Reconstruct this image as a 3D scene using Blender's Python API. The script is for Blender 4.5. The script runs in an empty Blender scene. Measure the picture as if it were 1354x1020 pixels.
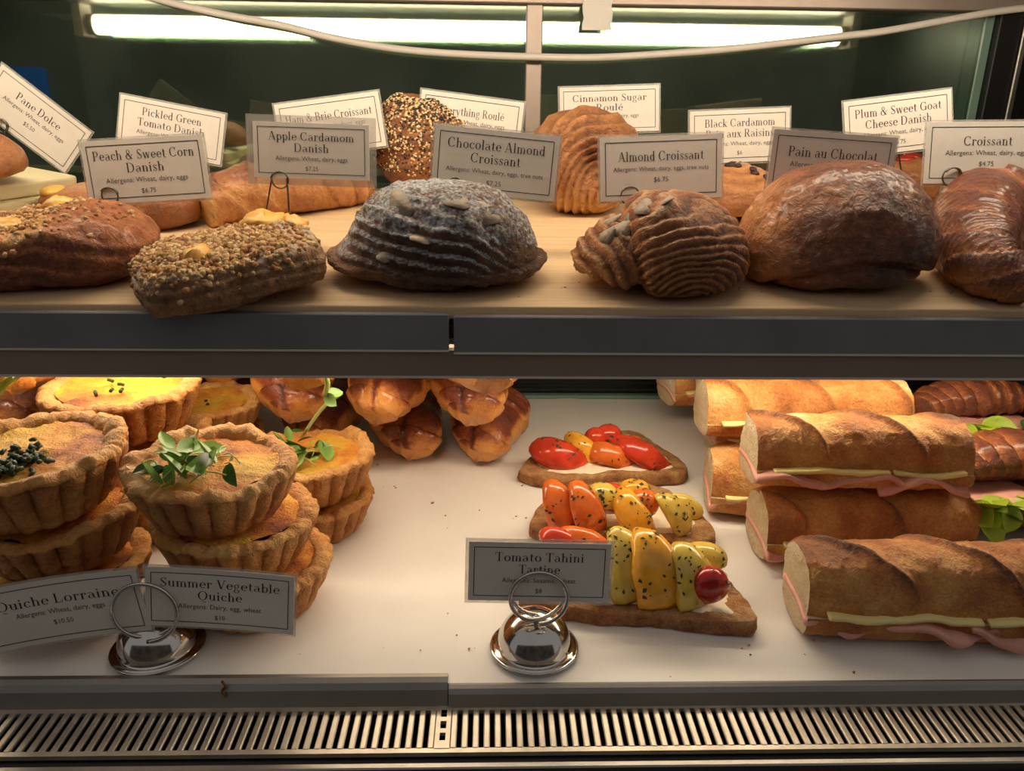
import bpy, math, random
import numpy as np
from mathutils import Vector, Matrix, Euler
from mathutils.bvhtree import BVHTree
random.seed(7)
R = math.radians
SC = bpy.context.scene
COL = SC.collection
# ------------------------------------------------------------------ camera
FPX = 1030.0                      # focal length in pixels of the 1354 x 1020 frame
CZ = 1.40                         # eye height
cam_d = bpy.data.cameras.new('camera')
cam = bpy.data.objects.new('camera', cam_d); COL.objects.link(cam)
cam_d.sensor_fit = 'HORIZONTAL'; cam_d.sensor_width = 36.0
cam_d.lens = 36.0 * FPX / 1354.0
cam_d.clip_start = 0.01; cam_d.clip_end = 50
CM = Matrix.Rotation(R(-1.7), 3, 'Z') @ Matrix.Rotation(R(90 - 19.3), 3, 'X') @ Matrix.Rotation(R(0.75), 3, 'Z')
cam.matrix_world = Matrix.Translation((0, 0, CZ)) @ CM.to_4x4()
SC.camera = cam
# ------------------------------------------------------------------ view / world
SC.view_settings.view_transform = 'Standard'; SC.view_settings.look = 'None'
SC.view_settings.gamma = 1; SC.view_settings.use_curve_mapping = False
SC.view_settings.exposure = 0.0
w = bpy.data.worlds.new('room_light'); SC.world = w; w.use_nodes = True
w.node_tree.nodes['Background'].inputs[0].default_value = (1.0, 0.95, 0.90, 1)
w.node_tree.nodes['Background'].inputs[1].default_value = 0.29
# ------------------------------------------------------------------ pixel helpers
def ray(px, py):
    return CM @ Vector(((px - 677) / FPX, -(py - 510) / FPX, -1.0))
def PY(px, py, Y):
    d = ray(px, py); k = Y / d.y
    return Vector((d.x * k, Y, CZ + d.z * k))
def PZ(px, py, z):
    d = ray(px, py); k = (z - CZ) / d.z
    return Vector((d.x * k, d.y * k, z))
ZD = CZ - 0.340                    # lower deck (top of the paper)
BF, BB = 0.470, 0.760              # wooden board front / back distance
ZF = CZ - 0.113; SL = 0.152        # board top: height at front edge and slope
TILT = math.atan(SL)
def zb(y): return ZF + SL * (y - BF)
def PS(px, py):                    # pixel -> point on the tilted board
    d = ray(px, py); k = (ZF - SL * BF - CZ) / (d.z - SL * d.y)
    return Vector((d.x * k, d.y * k, CZ + d.z * k))
# ------------------------------------------------------------------ nodes / materials
MATS = {}
def newmat(name):
    m = bpy.data.materials.new(name); m.use_nodes = True
    nt = m.node_tree; b = nt.nodes['Principled BSDF']
    MATS[name] = m
    return m, nt, b
def N(nt, t, **kw):
    n = nt.nodes.new(t)
    for k, v in kw.items():
        if k in ('operation', 'blend_type', 'data_type', 'attribute_name', 'wave_type', 'feature', 'bands_direction', 'distance'): setattr(n, k, v)
        else: n.inputs[k.replace('_', ' ')].default_value = v
    return n
def L(nt, a, b): nt.links.new(a, b)
def lin(c):                        # sRGB 0-255 -> linear
    return tuple(((v / 255) / 12.92 if v / 255 <= .04045 else ((v / 255 + .055) / 1.055) ** 2.4) for v in c) + (1,)
def ramp(nt, stops):
    r = nt.nodes.new('ShaderNodeValToRGB'); e = r.color_ramp.elements
    while len(e) > 1: e.remove(e[-1])
    e[0].position = stops[0][0]; e[0].color = stops[0][1]
    for p, c in stops[1:]:
        x = e.new(p); x.color = c
    return r
def simple(name, rgb, rough=.5, metal=0., bump=0., bscale=200., var=0., vscale=20., spec=.5, sss=0., stretch=None):
    m, nt, b = newmat(name)
    c = lin(rgb)
    b.inputs['Base Color'].default_value = c
    b.inputs['Roughness'].default_value = rough; b.inputs['Metallic'].default_value = metal
    b.inputs['Specular IOR Level'].default_value = spec
    if sss: b.inputs['Subsurface Weight'].default_value = sss; b.inputs['Subsurface Radius'].default_value = (.006, .003, .0015); b.inputs['Subsurface Scale'].default_value = 1
    tc = nt.nodes.new('ShaderNodeTexCoord'); src = tc.outputs['Object']
    if stretch:
        mp = nt.nodes.new('ShaderNodeMapping'); mp.inputs['Scale'].default_value = stretch; L(nt, src, mp.inputs[0]); src = mp.outputs[0]
    if var:
        n = N(nt, 'ShaderNodeTexNoise', Scale=vscale, Detail=5.); L(nt, src, n.inputs['Vector'])
        d = tuple(max(0, v * (1 - var)) for v in c[:3]) + (1,); u = tuple(min(1, v * (1 + var)) for v in c[:3]) + (1,)
        r = ramp(nt, [(.3, d), (.7, u)]); L(nt, n.outputs['Fac'], r.inputs[0]); L(nt, r.outputs[0], b.inputs['Base Color'])
    if bump:
        n2 = N(nt, 'ShaderNodeTexNoise', Scale=bscale, Detail=4.); L(nt, src, n2.inputs['Vector'])
        bp = N(nt, 'ShaderNodeBump', Strength=bump, Distance=.002); L(nt, n2.outputs['Fac'], bp.inputs['Height']); L(nt, bp.outputs[0], b.inputs['Normal'])
    return m
def emis(name, rgb, s):
    m, nt, b = newmat(name)
    b.inputs['Base Color'].default_value = (0, 0, 0, 1)
    b.inputs['Emission Color'].default_value = rgb + (1,); b.inputs['Emission Strength'].default_value = s
    return m
def pastry(name, stops, nscale=60., namt=.25, rough=.45, bump=.5, bscale=220., coat=0., dustc=(205, 200, 195), stretch=None, wr=0.):
    """baked dough: colour by the 'bake' attribute + noise, sugar by the 'dust' attribute"""
    m, nt, b = newmat(name)
    tc = nt.nodes.new('ShaderNodeTexCoord'); src = tc.outputs['Object']
    if stretch:
        mp = nt.nodes.new('ShaderNodeMapping'); mp.inputs['Scale'].default_value = stretch; L(nt, src, mp.inputs[0]); src = mp.outputs[0]
    at = N(nt, 'ShaderNodeAttribute', attribute_name='bake')
    n = N(nt, 'ShaderNodeTexNoise', Scale=nscale, Detail=6., Roughness=.6); L(nt, src, n.inputs['Vector'])
    ma = N(nt, 'ShaderNodeMath', operation='MULTIPLY_ADD'); L(nt, n.outputs['Fac'], ma.inputs[0]); ma.inputs[1].default_value = namt * 2
    nf = N(nt, 'ShaderNodeTexNoise', Scale=nscale * 7, Detail=4., Roughness=.7); L(nt, src, nf.inputs['Vector'])
    mf = N(nt, 'ShaderNodeMath', operation='MULTIPLY_ADD'); L(nt, nf.outputs['Fac'], mf.inputs[0]); mf.inputs[1].default_value = namt * 2.0; L(nt, at.outputs['Fac'], mf.inputs[2])
    sb = N(nt, 'ShaderNodeMath', operation='SUBTRACT'); L(nt, mf.outputs[0], sb.inputs[0]); sb.inputs[1].default_value = namt * 2.05
    L(nt, sb.outputs[0], ma.inputs[2])
    r = ramp(nt, [(p, lin(c)) for p, c in stops]); L(nt, ma.outputs[0], r.inputs[0])
    # sugar / flour
    ad = N(nt, 'ShaderNodeAttribute', attribute_name='dust')
    n3 = N(nt, 'ShaderNodeTexNoise', Scale=420., Detail=3.); L(nt, tc.outputs['Object'], n3.inputs['Vector'])
    m3 = N(nt, 'ShaderNodeMath', operation='ADD'); L(nt, ad.outputs['Fac'], m3.inputs[0]); L(nt, n3.outputs['Fac'], m3.inputs[1])
    mr = nt.nodes.new('ShaderNodeMapRange'); mr.inputs['From Min'].default_value = .84; mr.inputs['From Max'].default_value = 1.16; L(nt, m3.outputs[0], mr.inputs['Value'])
    mx = N(nt, 'ShaderNodeMix', data_type='RGBA'); L(nt, mr.outputs[0], mx.inputs['Factor']); L(nt, r.outputs[0], mx.inputs[6]); mx.inputs[7].default_value = lin(dustc)
    L(nt, mx.outputs[2], b.inputs['Base Color'])
    rr = nt.nodes.new('ShaderNodeMapRange'); rr.inputs['To Min'].default_value = rough; rr.inputs['To Max'].default_value = .95; L(nt, mr.outputs[0], rr.inputs['Value'])
    L(nt, rr.outputs[0], b.inputs['Roughness'])
    b.inputs['Coat Weight'].default_value = coat; b.inputs['Coat Roughness'].default_value = .18
    n2 = N(nt, 'ShaderNodeTexNoise', Scale=bscale, Detail=6., Roughness=.65, Distortion=.6); L(nt, src, n2.inputs['Vector'])
    bp = N(nt, 'ShaderNodeBump', Strength=min(1., bump * 1.5), Distance=.0045); L(nt, n2.outputs['Fac'], bp.inputs['Height'])
    L(nt, bp.outputs[0], b.inputs['Normal'])
    return m
# ------------------------------------------------------------------ mesh helpers
def tag(o, label=None, cat=None, group=None, kind=None):
    for k, v in (('label', label), ('category', cat), ('group', group), ('kind', kind)):
        if v: o[k] = v
    return o
def empty(name, loc, rot=(0, 0, 0), label=None, cat=None, group=None):
    o = bpy.data.objects.new(name, None); COL.objects.link(o)
    o.location = loc; o.rotation_euler = rot; o.empty_display_size = .02
    return tag(o, label, cat, group)
def mobj(name, V, F, mat, parent=None, smooth=True, attrs=None, loc=None, rot=None):
    me = bpy.data.meshes.new(name)
    me.from_pydata([tuple(map(float, v)) for v in V], [], [tuple(int(i) for i in f) for f in F]); me.update()
    if attrs:
        for k, a in attrs.items():
            at = me.attributes.new(k, 'FLOAT', 'POINT'); at.data.foreach_set('value', np.asarray(a, dtype=np.float32))
    if smooth: me.polygons.foreach_set('use_smooth', np.ones(len(me.polygons), dtype=bool))
    me.materials.append(mat if not isinstance(mat, str) else MATS[mat])
    o = bpy.data.objects.new(name, me); COL.objects.link(o)
    if parent: o.parent = parent
    if loc is not None: o.location = loc
    if rot is not None: o.rotation_euler = rot
    return o
def inst(name, me, parent=None, loc=(0, 0, 0), rot=(0, 0, 0), scale=(1, 1, 1)):
    o = bpy.data.objects.new(name, me); COL.objects.link(o); o.parent = parent
    o.location = loc; o.rotation_euler = rot; o.scale = scale
    return o
class MB:
    def __init__(s): s.V = []; s.F = []
    def add(s, V, F):
        n = len(s.V); s.V += [tuple(v) for v in V]; s.F += [tuple(i + n for i in f) for f in F]; return s
    def box(s, x0, x1, y0, y1, z0, z1, bev=0.):
        if bev <= 0:
            V = [(x, y, z) for z in (z0, z1) for y in (y0, y1) for x in (x0, x1)]
            F = [(0, 2, 3, 1), (4, 5, 7, 6), (0, 1, 5, 4), (2, 6, 7, 3), (0, 4, 6, 2), (1, 3, 7, 5)]
            return s.add(V, F)
        c = [((x0 + x1) / 2), ((y0 + y1) / 2), ((z0 + z1) / 2)]; h = [(x1 - x0) / 2, (y1 - y0) / 2, (z1 - z0) / 2]
        V = []; idx = {}
        for sx in (-1, 1):
            for sy in (-1, 1):
                for sz in (-1, 1):
                    for a in range(3):
                        p = [sx * (h[0] - bev), sy * (h[1] - bev), sz * (h[2] - bev)]; p[a] = (sx, sy, sz)[a] * h[a]
                        idx[(sx, sy, sz, a)] = len(V); V.append([c[i] + p[i] for i in range(3)])
        F = []
        for a in range(3):
            b_, c_ = (a + 1) % 3, (a + 2) % 3
            for sg in (-1, 1):
                q = []
                for (u, v) in ((-1, -1), (1, -1), (1, 1), (-1, 1)):
                    k = [0, 0, 0]; k[a] = sg; k[b_] = u; k[c_] = v; q.append(idx[(*k, a)])
                F.append(q if sg > 0 else q[::-1])
            for u in (-1, 1):
                for v in (-1, 1):
                    k0 = [0, 0, 0]; k1 = [0, 0, 0]; k0[a] = -1; k1[a] = 1
                    for k in (k0, k1): k[b_] = u; k[c_] = v
                    q = [idx[(*k0, b_)], idx[(*k1, b_)], idx[(*k1, c_)], idx[(*k0, c_)]]
                    F.append(q[::-1] if u * v > 0 else q)
        for sx in (-1, 1):
            for sy in (-1, 1):
                for sz in (-1, 1):
                    q = [idx[(sx, sy, sz, a)] for a in range(3)]
                    F.append(q if sx * sy * sz > 0 else q[::-1])
        return s.add(V, F)
    def build(s, name, mat, parent=None, smooth=False, **kw): return mobj(name, s.V, s.F, mat, parent, smooth, **kw)
def tube(pts, rad, seg=8, closed=False):
    """swept round tube along points; rad is a number or a list"""
    P = [Vector(p) for p in pts]; n = len(P); V = []; F = []
    rad = [rad] * n if not hasattr(rad, '__len__') else rad
    t0 = (P[1] - P[0]).normalized(); up = Vector((0, 0, 1)) if abs(t0.z) < .9 else Vector((1, 0, 0))
    a = t0.cross(up).normalized()
    for i in range(n):
        t = (P[(i + 1) % n] - P[i - 1]) if closed else (P[min(i + 1, n - 1)] - P[max(i - 1, 0)])
        t.normalize(); a = (a - t * a.dot(t)).normalized(); b = t.cross(a)
        for k in range(seg):
            an = 2 * math.pi * k / seg; V.append(P[i] + (a * math.cos(an) + b * math.sin(an)) * rad[i])
    for i in range(n if closed else n - 1):
        for k in range(seg):
            j = (i + 1) % n; F.append((i * seg + k, i * seg + (k + 1) % seg, j * seg + (k + 1) % seg, j * seg + k))
    if not closed:
        F.append(tuple(range(seg))[::-1]); F.append(tuple((n - 1) * seg + k for k in range(seg)))
    return V, F
def spline(pts, n=8):
    """Catmull-Rom through points"""
    P = [Vector(p) for p in pts]; out = []
    for i in range(len(P) - 1):
        p0 = P[max(i - 1, 0)]; p1 = P[i]; p2 = P[i + 1]; p3 = P[min(i + 2, len(P) - 1)]
        for k in range(n):
            t = k / n
            out.append(.5 * ((2 * p1) + (p2 - p0) * t + (2 * p0 - 5 * p1 + 4 * p2 - p3) * t * t + (3 * p1 - p0 - 3 * p2 + p3) * t ** 3))
    out.append(P[-1]); return out
def lathe(prof, seg=48):
    V = []; F = []; n = len(prof)
    for k in range(seg):
        a = 2 * math.pi * k / seg
        for r, z in prof: V.append((r * math.cos(a), r * math.sin(a), z))
    for k in range(seg):
        for i in range(n - 1):
            j = (k + 1) % seg; F.append((k * n + i, j * n + i, j * n + i + 1, k * n + i + 1))
    return V, F
# ---- numpy noise
def vn(P, seed=0):
    P = np.asarray(P, dtype=np.float64); I = np.floor(P).astype(np.int64); f = P - I; f = f * f * f * (f * (f * 6 - 15) + 10)
    out = np.zeros(len(P))
    def h(x, y, z):
        q = (x * 374761393 + y * 668265263 + z * 1274126177 + seed * 974711) & 0xFFFFFFFF
        q = ((q ^ (q >> 13)) * 1103515245) & 0xFFFFFFFF; q = q ^ (q >> 16); q = (q * 2654435761) & 0xFFFFFFFF
        return ((q >> 8) & 0xFFFF) / 32767.5 - 1
    for dx in (0, 1):
        for dy in (0, 1):
            for dz in (0, 1):
                wgt = (f[:, 0] if dx else 1 - f[:, 0]) * (f[:, 1] if dy else 1 - f[:, 1]) * (f[:, 2] if dz else 1 - f[:, 2])
                out += wgt * h(I[:, 0] + dx, I[:, 1] + dy, I[:, 2] + dz)
    return out
def fbm(P, sc, oct=4, seed=0, g=.5):
    P = np.asarray(P) * sc; o = np.zeros(len(P)); a = 1.; t = 0
    for i in range(oct):
        o += a * vn(P * 2 ** i + 17.3 * i, seed + i); t += a; a *= g
    return o / t
def ridg(P, sc, oct=4, seed=0):
    P = np.asarray(P) * sc; o = np.zeros(len(P)); a = 1.; t = 0
    for i in range(oct):
        o += a * (1 - 2 * np.abs(vn(P * 2 ** i + 9.1 * i, seed + i))); t += a; a *= .5
    return o / t
def sstep(a, b, x):
    t = np.clip((x - a) / (b - a), 0, 1); return t * t * (3 - 2 * t)
def gridfaces(n, m, wrap=True, off=0):
    F = []
    for i in range(n - 1):
        for k in range(m if wrap else m - 1):
            F.append((off + i * m + k, off + i * m + (k + 1) % m, off + (i + 1) * m + (k + 1) % m, off + (i + 1) * m + k))
    return F
def sgrid(nu, nv):
    """unit sphere with poles on +-z"""
    v = np.linspace(0, math.pi, nv + 2)[1:-1]; u = np.linspace(0, 2 * math.pi, nu, endpoint=False)
    vv, uu = np.meshgrid(v, u, indexing='ij')
    D = np.stack([np.sin(vv) * np.cos(uu), np.sin(vv) * np.sin(uu), np.cos(vv)], -1).reshape(-1, 3)
    F = [f[::-1] for f in gridfaces(nv, nu)]; n = len(D)
    D = np.vstack([D, [[0, 0, 1], [0, 0, -1]]])
    for k in range(nu):
        F.append((n, k, (k + 1) % nu)); F.append((n + 1, (nv - 1) * nu + (k + 1) % nu, (nv - 1) * nu + k))
    # make outward
    F = [f[::-1] if len(f) == 4 else f for f in F]
    F = [f[::-1] if len(f) == 4 else f for f in F]
    return D, F
def normals(P, F):
    Nn = np.zeros_like(P)
    Q = np.array([f if len(f) == 4 else (f[0], f[1], f[2], f[0]) for f in F])
    c = np.cross(P[Q[:, 2]] - P[Q[:, 0]], P[Q[:, 3]] - P[Q[:, 1]])
    t = np.array([len(f) == 3 for f in F])
    if t.any(): c[t] = np.cross(P[Q[t, 1]] - P[Q[t, 0]], P[Q[t, 2]] - P[Q[t, 0]])
    for k in range(4): np.add.at(Nn, Q[:, k], c)
    Nn /= (np.linalg.norm(Nn, axis=1, keepdims=True) + 1e-12)
    return Nn
def sup(D, a, b, c, n=2.4, c2=None):
    """super-ellipsoid radii a,b,c (c2 = lower half height)"""
    cc = np.where(D[:, 2] >= 0, c, c if c2 is None else c2)
    r = (np.abs(D[:, 0] / a) ** n + np.abs(D[:, 1] / b) ** n + np.abs(D[:, 2] / cc) ** n) ** (-1 / n)
    return D * r[:, None]
def outward(P, F):
    """flip faces if the mesh is inside out"""
    Nn = normals(P, F); c = P.mean(0)
    if ((P - c) * Nn).sum() < 0: return [tuple(f)[::-1] for f in F], -Nn
    return F, Nn
# ================================================================== materials of the case
simple('wood', (218, 186, 144), .6, var=.10, vscale=9., bump=.12, bscale=60., stretch=(1.2, 30, 30))
simple('steel', (150, 146, 140), .38, 1., bump=.05, bscale=90., stretch=(.3, 8, 8))
simple('steel_lip', (158, 154, 150), .45, .85, var=.12, vscale=14.)
simple('grille_metal', (196, 186, 170), .45, .7, var=.18, vscale=60.)
simple('dark_rail', (120, 121, 124), .35, .0, var=.12, vscale=20.)
simple('bronze_trim', (146, 130, 116), .36, .25, var=.1, vscale=10.)
simple('lit_edge', (226, 216, 204), .35, .3)  # pale colour paints in the light caught along the rail's lower edges
simple('black', (14, 14, 15), .45)
simple('track_black', (26, 26, 27), .28)
simple('dark_wall', (196, 180, 158), .9, var=.55, vscale=1.6)
simple('front_wall', (112, 106, 98), .9, var=.5, vscale=1.3)
simple('room_floor', (52, 48, 44), .8, var=.2, vscale=3.)
simple('aluminium', (176, 160, 150), .45, .6, var=.08, vscale=25.)
simple('glass_edge', (120, 150, 138), .25)
simple('paper', (236, 231, 224), .75, bump=.05, bscale=40., var=.03, vscale=18.)
simple('cream_board', (222, 210, 168), .55, var=.07, vscale=14.)
simple('white_plastic', (232, 224, 214), .4)
simple('tape', (235, 228, 220), .6)
simple('wire', (120, 116, 110), .25, 1.)
simple('chrome', (196, 192, 188), .12, 1., var=.08, vscale=30.)
simple('rust', (120, 74, 36), .8, bump=.6, bscale=500., var=.4, vscale=200.)
emis('tube_glow', (1.0, .84, .62), 21.0)
emis('warm_tube_glow', (1.0, .83, .60), 26.0)
emis('blue_screen', (.03, .16, .55), .55)
def glassmat(name, tint, refl):
    m, nt, b = newmat(name); nt.nodes.remove(b); out = nt.nodes['Material Output']
    t = nt.nodes.new('ShaderNodeBsdfTransparent'); t.inputs[0].default_value = tint + (1,)
    g = nt.nodes.new('ShaderNodeBsdfGlossy'); g.inputs[0].default_value = (.92, .97, .82, 1); g.inputs['Roughness'].default_value = .03
    mx = nt.nodes.new('ShaderNodeMixShader'); mx.inputs[0].default_value = refl
    L(nt, t.outputs[0], mx.inputs[1]); L(nt, g.outputs[0], mx.inputs[2]); L(nt, mx.outputs[0], out.inputs[0])
    return m
glassmat('glass', (.80, .88, .84), .26)
XL, XR = -.70, .66
# ================================================================== the room behind
tag(MB().box(-4, 4, -1.5, 3.6, -.02, 0).build('floor', 'room_floor'), kind='structure')
tag(MB().box(-4, 4, -2.1, -2.0, 0, 2.5).build('wall_front', 'front_wall'), kind='structure')
tag(MB().box(-4, 4, 3.6, 3.7, 0, 2.8).build('wall_back', 'dark_wall'), kind='structure')
a, b_ = PY(-260, 84, 2.2), PY(62, 142, 2.2)
scr = empty('wall_monitor', ((a.x + b_.x) / 2, 2.2, 0), label='blue glowing screen in the dark room behind the glass', cat='screen')
MB().box((a.x - b_.x) / 2, (b_.x - a.x) / 2, .0, .03, b_.z, a.z, .004).build('screen_face', 'blue_screen', scr)
MB().box(-.03, .03, .04, .09, 0, a.z, .004).build('stand_post', 'black', scr)
MB().box(-.16, .16, -.1, .22, 0, .02, .004).build('stand_foot', 'black', scr)
# ================================================================== display case
case = empty('display_case', (0, .64, 0), label='refrigerated bakery display case of steel and glass holding all the food', cat='display case')
def cpart(mb, name, mat, parent=None, smooth=False):
    o = mb.build(name, mat, parent or case, smooth)
    if not parent: o.location = (0, -.64, 0)
    return o
cpart(MB().box(XL, XR, .37, .94, 0, ZD - .06), 'base_cabinet', 'black')
cpart(MB().box(XL, XR, .404, .935, ZD - .012, ZD - .0015), 'deck', 'steel')
# front lip, two lengths meeting at a joint
def lip(x0, x1, prof, name):
    V = []; F = []; n = len(prof)
    for x in (x0, x1):
        for y, z in prof: V.append((x, y, CZ + z))
    for i in range(n - 1): F.append((i, i + 1, n + i + 1, n + i))
    F.append(tuple(range(n))[::-1]); F.append(tuple(n + i for i in range(n)))
    m = MB().add(V, F); return cpart(m, name, 'steel_lip', smooth=False)
XJ = PY(592, 918, .40).x
lip(XL, XJ, [(.4110, -.3400), (.4090, -.3378), (.4050, -.3372), (.4015, -.3388), (.3990, -.3425), (.3955, -.3520), (.3955, -.3560), (.411, -.356)], 'lip_plate')
lip(XJ + .0006, XR, [(.4030, -.3410), (.4010, -.3402), (.3985, -.3412), (.3965, -.3440), (.3940, -.3520), (.3940, -.3560), (.403, -.356)], 'lip_plate')
# air grille: every slat a piece of its own
GZ = CZ - .352; GY0, GY1 = .3600, .3935
gr = cpart(MB().box(XL, XR, GY1 - .0015, GY1 + .002, GZ - .003, GZ).box(XL, XR, GY0 - .002, GY0 + .0015, GZ - .003, GZ), 'air_grille', 'grille_metal')
sl = MB().box(-.0019, .0019, GY0 + .001, GY1 - .001, -.0022, .0004, .0006)
slat0 = cpart(sl, 'slat', 'grille_metal', gr); slat0.location = (-.47, 0, GZ)
xg = PY(586, 962, .377).x
i = 0; x = -.47 + .0066
while x < .50:
    if abs(x - xg) < .0033:
        hole = MB()
        hole.box(x - .0045, x + .0045, GY0 + .001, GY0 + .007, GZ - .0022, GZ + .0004)
        for q in range(3):
            y0 = GY0 + .007 + q * .0095
            hole.box(x - .0045, x - .0018, y0, y0 + .006, GZ - .0022, GZ + .0004); hole.box(x + .0018, x + .0045, y0, y0 + .006, GZ - .0022, GZ + .0004)
            hole.box(x - .0045, x + .0045, y0 + .006, y0 + .0095, GZ - .0022, GZ + .0004)
        cpart(hole, 'punched_plate', 'grille_metal', gr)
    else:
        inst('slat', slat0.data, gr, (x, 0, GZ))
    x += .0066
cpart(MB().box(XL, XR, .352, .3585, GZ - .012, GZ - .004), 'front_channel', 'track_black')
cpart(MB().box(XL, XR, .3470, .3515, GZ - .02, GZ - .0005, .0008), 'front_sill', 'steel')
cpart(MB().box(XL, XR, .330, .3468, GZ - .05, GZ - .006), 'front_skirt', 'track_black')
cpart(MB().box(XL, XR, .350, .404, GZ - .055, GZ - .035), 'duct_floor', 'black')
# shelf front rail
XP = PY(597, 442, .465).x
z1, z0 = CZ - .1175, CZ - .1405
cpart(MB().box(XL, XP - .0015, .462, .468, z0 + .0016, z1 + .0012, .0006), 'rail_panel', 'dark_rail')
cpart(MB().box(XP + .0015, XR, .462, .468, z0, z1, .0006), 'rail_panel', 'dark_rail')
cpart(MB().box(XL, XP - .0015, .4612, .4622, z0 + .0006, z0 + .0018), 'rail_lit_edge', 'lit_edge')  # light strip standing in for the panel's bevel lit from below
cpart(MB().box(XP + .0015, XR, .4612, .4622, z0 - .0008, z0 + .0004), 'rail_lit_edge', 'lit_edge')
cpart(MB().box(XL, XR, .4635, .4700, CZ - .1562, z0 + .001), 'rail_trim', 'bronze_trim')
cpart(MB().box(XL, XR, .4625, .4700, CZ - .1575, CZ - .1562), 'rail_lit_edge', 'lit_edge')
cpart(MB().box(XL, XR, .470, .78, CZ - .1375, CZ - .1335), 'shelf_tray', 'steel')
cpart(MB().box(XL, XR, .7765, .78, CZ - .1335, CZ - .085), 'shelf_tray_back', 'steel')
# rear: lower back wall with door track
YG = .89
cpart(MB().box(XL, XR, .936, .945, ZD - .02, CZ - .09), 'back_wall', 'black')
zt = PY(800, 522, .934).z
for k, (dz, h) in enumerate(((.006, .004), (.016, .0025), (.027, .004))):
    cpart(MB().box(XL, XR, .929, .936, zt + dz, zt + dz + h, .0008), 'door_track', 'track_black')
cpart(MB().box(XL, XR, .924, .934, ZD - .001, zt + .002), 'track_glass_edge', 'glass_edge')
# rear sliding glass doors
zb0, zb1 = CZ - .10, PY(677, 6, YG).z
xd = PY(706, 60, YG).x
xr = PY(1296, 60, YG).x
cpart(MB().box(XL, xd, YG, YG + .004, zb0, zb1), 'glass_pane', 'glass')
cpart(MB().box(xd, xr, YG, YG + .004, zb0, zb1), 'glass_pane', 'glass')
cpart(MB().box(XL, xr, YG + .024, YG + .028, zb0, zb1), 'glass_pane', 'glass')
cpart(MB().box(xd - .0085, xd + .0085, YG - .006, YG + .008, zb0, zb1, .001), 'door_stile', 'aluminium')
cpart(MB().box(XL, XR, YG - .012, YG + .034, zb0 - .02, zb0 + .006, .001), 'door_bottom_rail', 'glass_edge')
cpart(MB().box(XL, XR, YG - .012, YG + .034, zb1, zb1 + .03, .001), 'door_top_rail', 'aluminium')
cpart(MB().box(xr, xr + .010, YG - .002, YG + .03, zb0, zb1, .001), 'corner_trim', 'glass_edge')
cpart(MB().box(xr + .010, xr + .034, YG - .012, YG + .03, zb0, zb1, .001), 'corner_post', 'black')
cpart(MB().box(xr + .034, xr + .040, YG - .016, YG + .0, zb0, zb1, .001), 'corner_trim', 'steel')
cpart(MB().box(max(xr + .040, .574), XR + .02, .47, YG + .03, ZD - .02, zb1 + .03), 'end_panel', 'black')
cpart(MB().box(XL - .02, XL, .33, YG + .03, ZD - .02, zb1 + .03), 'end_panel', 'black')
cpart(MB().box(XL - .02, XR + .02, .44, YG + .034, zb1 + .030, zb1 + .045), 'canopy', 'steel')
# ================================================================== fluorescent tubes
def lamp(name, x0, x1, y, z, r, glow, label, canopy_z):
    t = empty(name, ((x0 + x1) / 2, y, z), label=label, cat='lamp')
    h = (x1 - x0) / 2
    V, F = tube([(-h, 0, 0), (-h * .5, 0, 0), (h * .5, 0, 0), (h, 0, 0)], r, 16); mobj('glass_tube', V, F, glow, t)
    for s in (-1, 1):
        V, F = tube([(s * h, 0, 0), (s * (h + .012), 0, 0), (s * (h + .0125), 0, 0)], [r * 1.06, r * 1.06, r * .8], 16); mobj('end_cap', V, F, 'rust', t)
        MB().box(s * (h + .018) - .006, s * (h + .018) + .006, -.016, .016, -.016, canopy_z - z).build('lamp_holder', 'white_plastic', t)
    return t
TY, TZ = .565, CZ + .110
lamp('fluorescent_tube', -.555, .500, TY, TZ, .0125, 'tube_glow', 'long white fluorescent tube mounted high above the pastry shelf', zb1 + .03)
lamp('warm_tube', -.50, .50, .600, CZ - .160, .008, 'warm_tube_glow', 'warm lamp tube fixed under the upper shelf', CZ - .1375)
# ================================================================== board, paper, cable, tape
def board():
    V = []; th = .0085
    for x in (XL + .01, xr - .0):
        for y, dz in ((BF, 0), (BB, 0), (BB, -th), (BF, -th)):
            V.append((x, y, zb(y) + dz))
    m = MB().add(V, [(0, 1, 5, 4), (1, 2, 6, 5), (2, 3, 7, 6), (3, 0, 4, 7), (3, 2, 1, 0), (4, 5, 6, 7)])
    o = m.build('wooden_board', 'wood'); tag(o, 'long pale wooden board sloping forward under the upper pastries', 'board')
    md = o.modifiers.new('bevel', 'BEVEL'); md.width = .0012; md.segments = 2
    return o
board()
nx, ny = 140, 70
xs = np.linspace(XL + .01, XR - .01, nx); ys = np.linspace(.4035, .922, ny)
X, Y = np.meshgrid(xs, ys, indexing='ij'); G = np.stack([X.ravel(), Y.ravel(), np.zeros(nx * ny)], -1)
z = .0006 * (1 + fbm(G, 9, 3, 5)) + .0008 * np.clip(ridg(G * [1, 2.2, 1], 5, 1, 8) - .82, 0, 1) / .18
G[:, 2] = ZD - .0012 + z * sstep(.4035, .43, G[:, 1])
mobj('paper_liner', G, gridfaces(nx, ny, False), 'paper'); tag(bpy.data.objects['paper_liner'], 'white paper sheet lining the lower deck', 'paper')
cp = [PY(px, py, .868) for px, py in ((120, -28), (205, -2), (290, 18), (370, 33), (440, 50), (520, 64), (600, 71), (700, 75), (790, 76), (880, 71), (960, 65), (1060, 54), (1120, 47), (1170, 41), (1250, 27), (1320, 15), (1400, 6))]
V, F = tube(spline(cp, 8), .0036, 10); tag(mobj('white_cable', V, F, 'white_plastic'), 'white cable sagging across the rear glass doors', 'cable')
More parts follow.
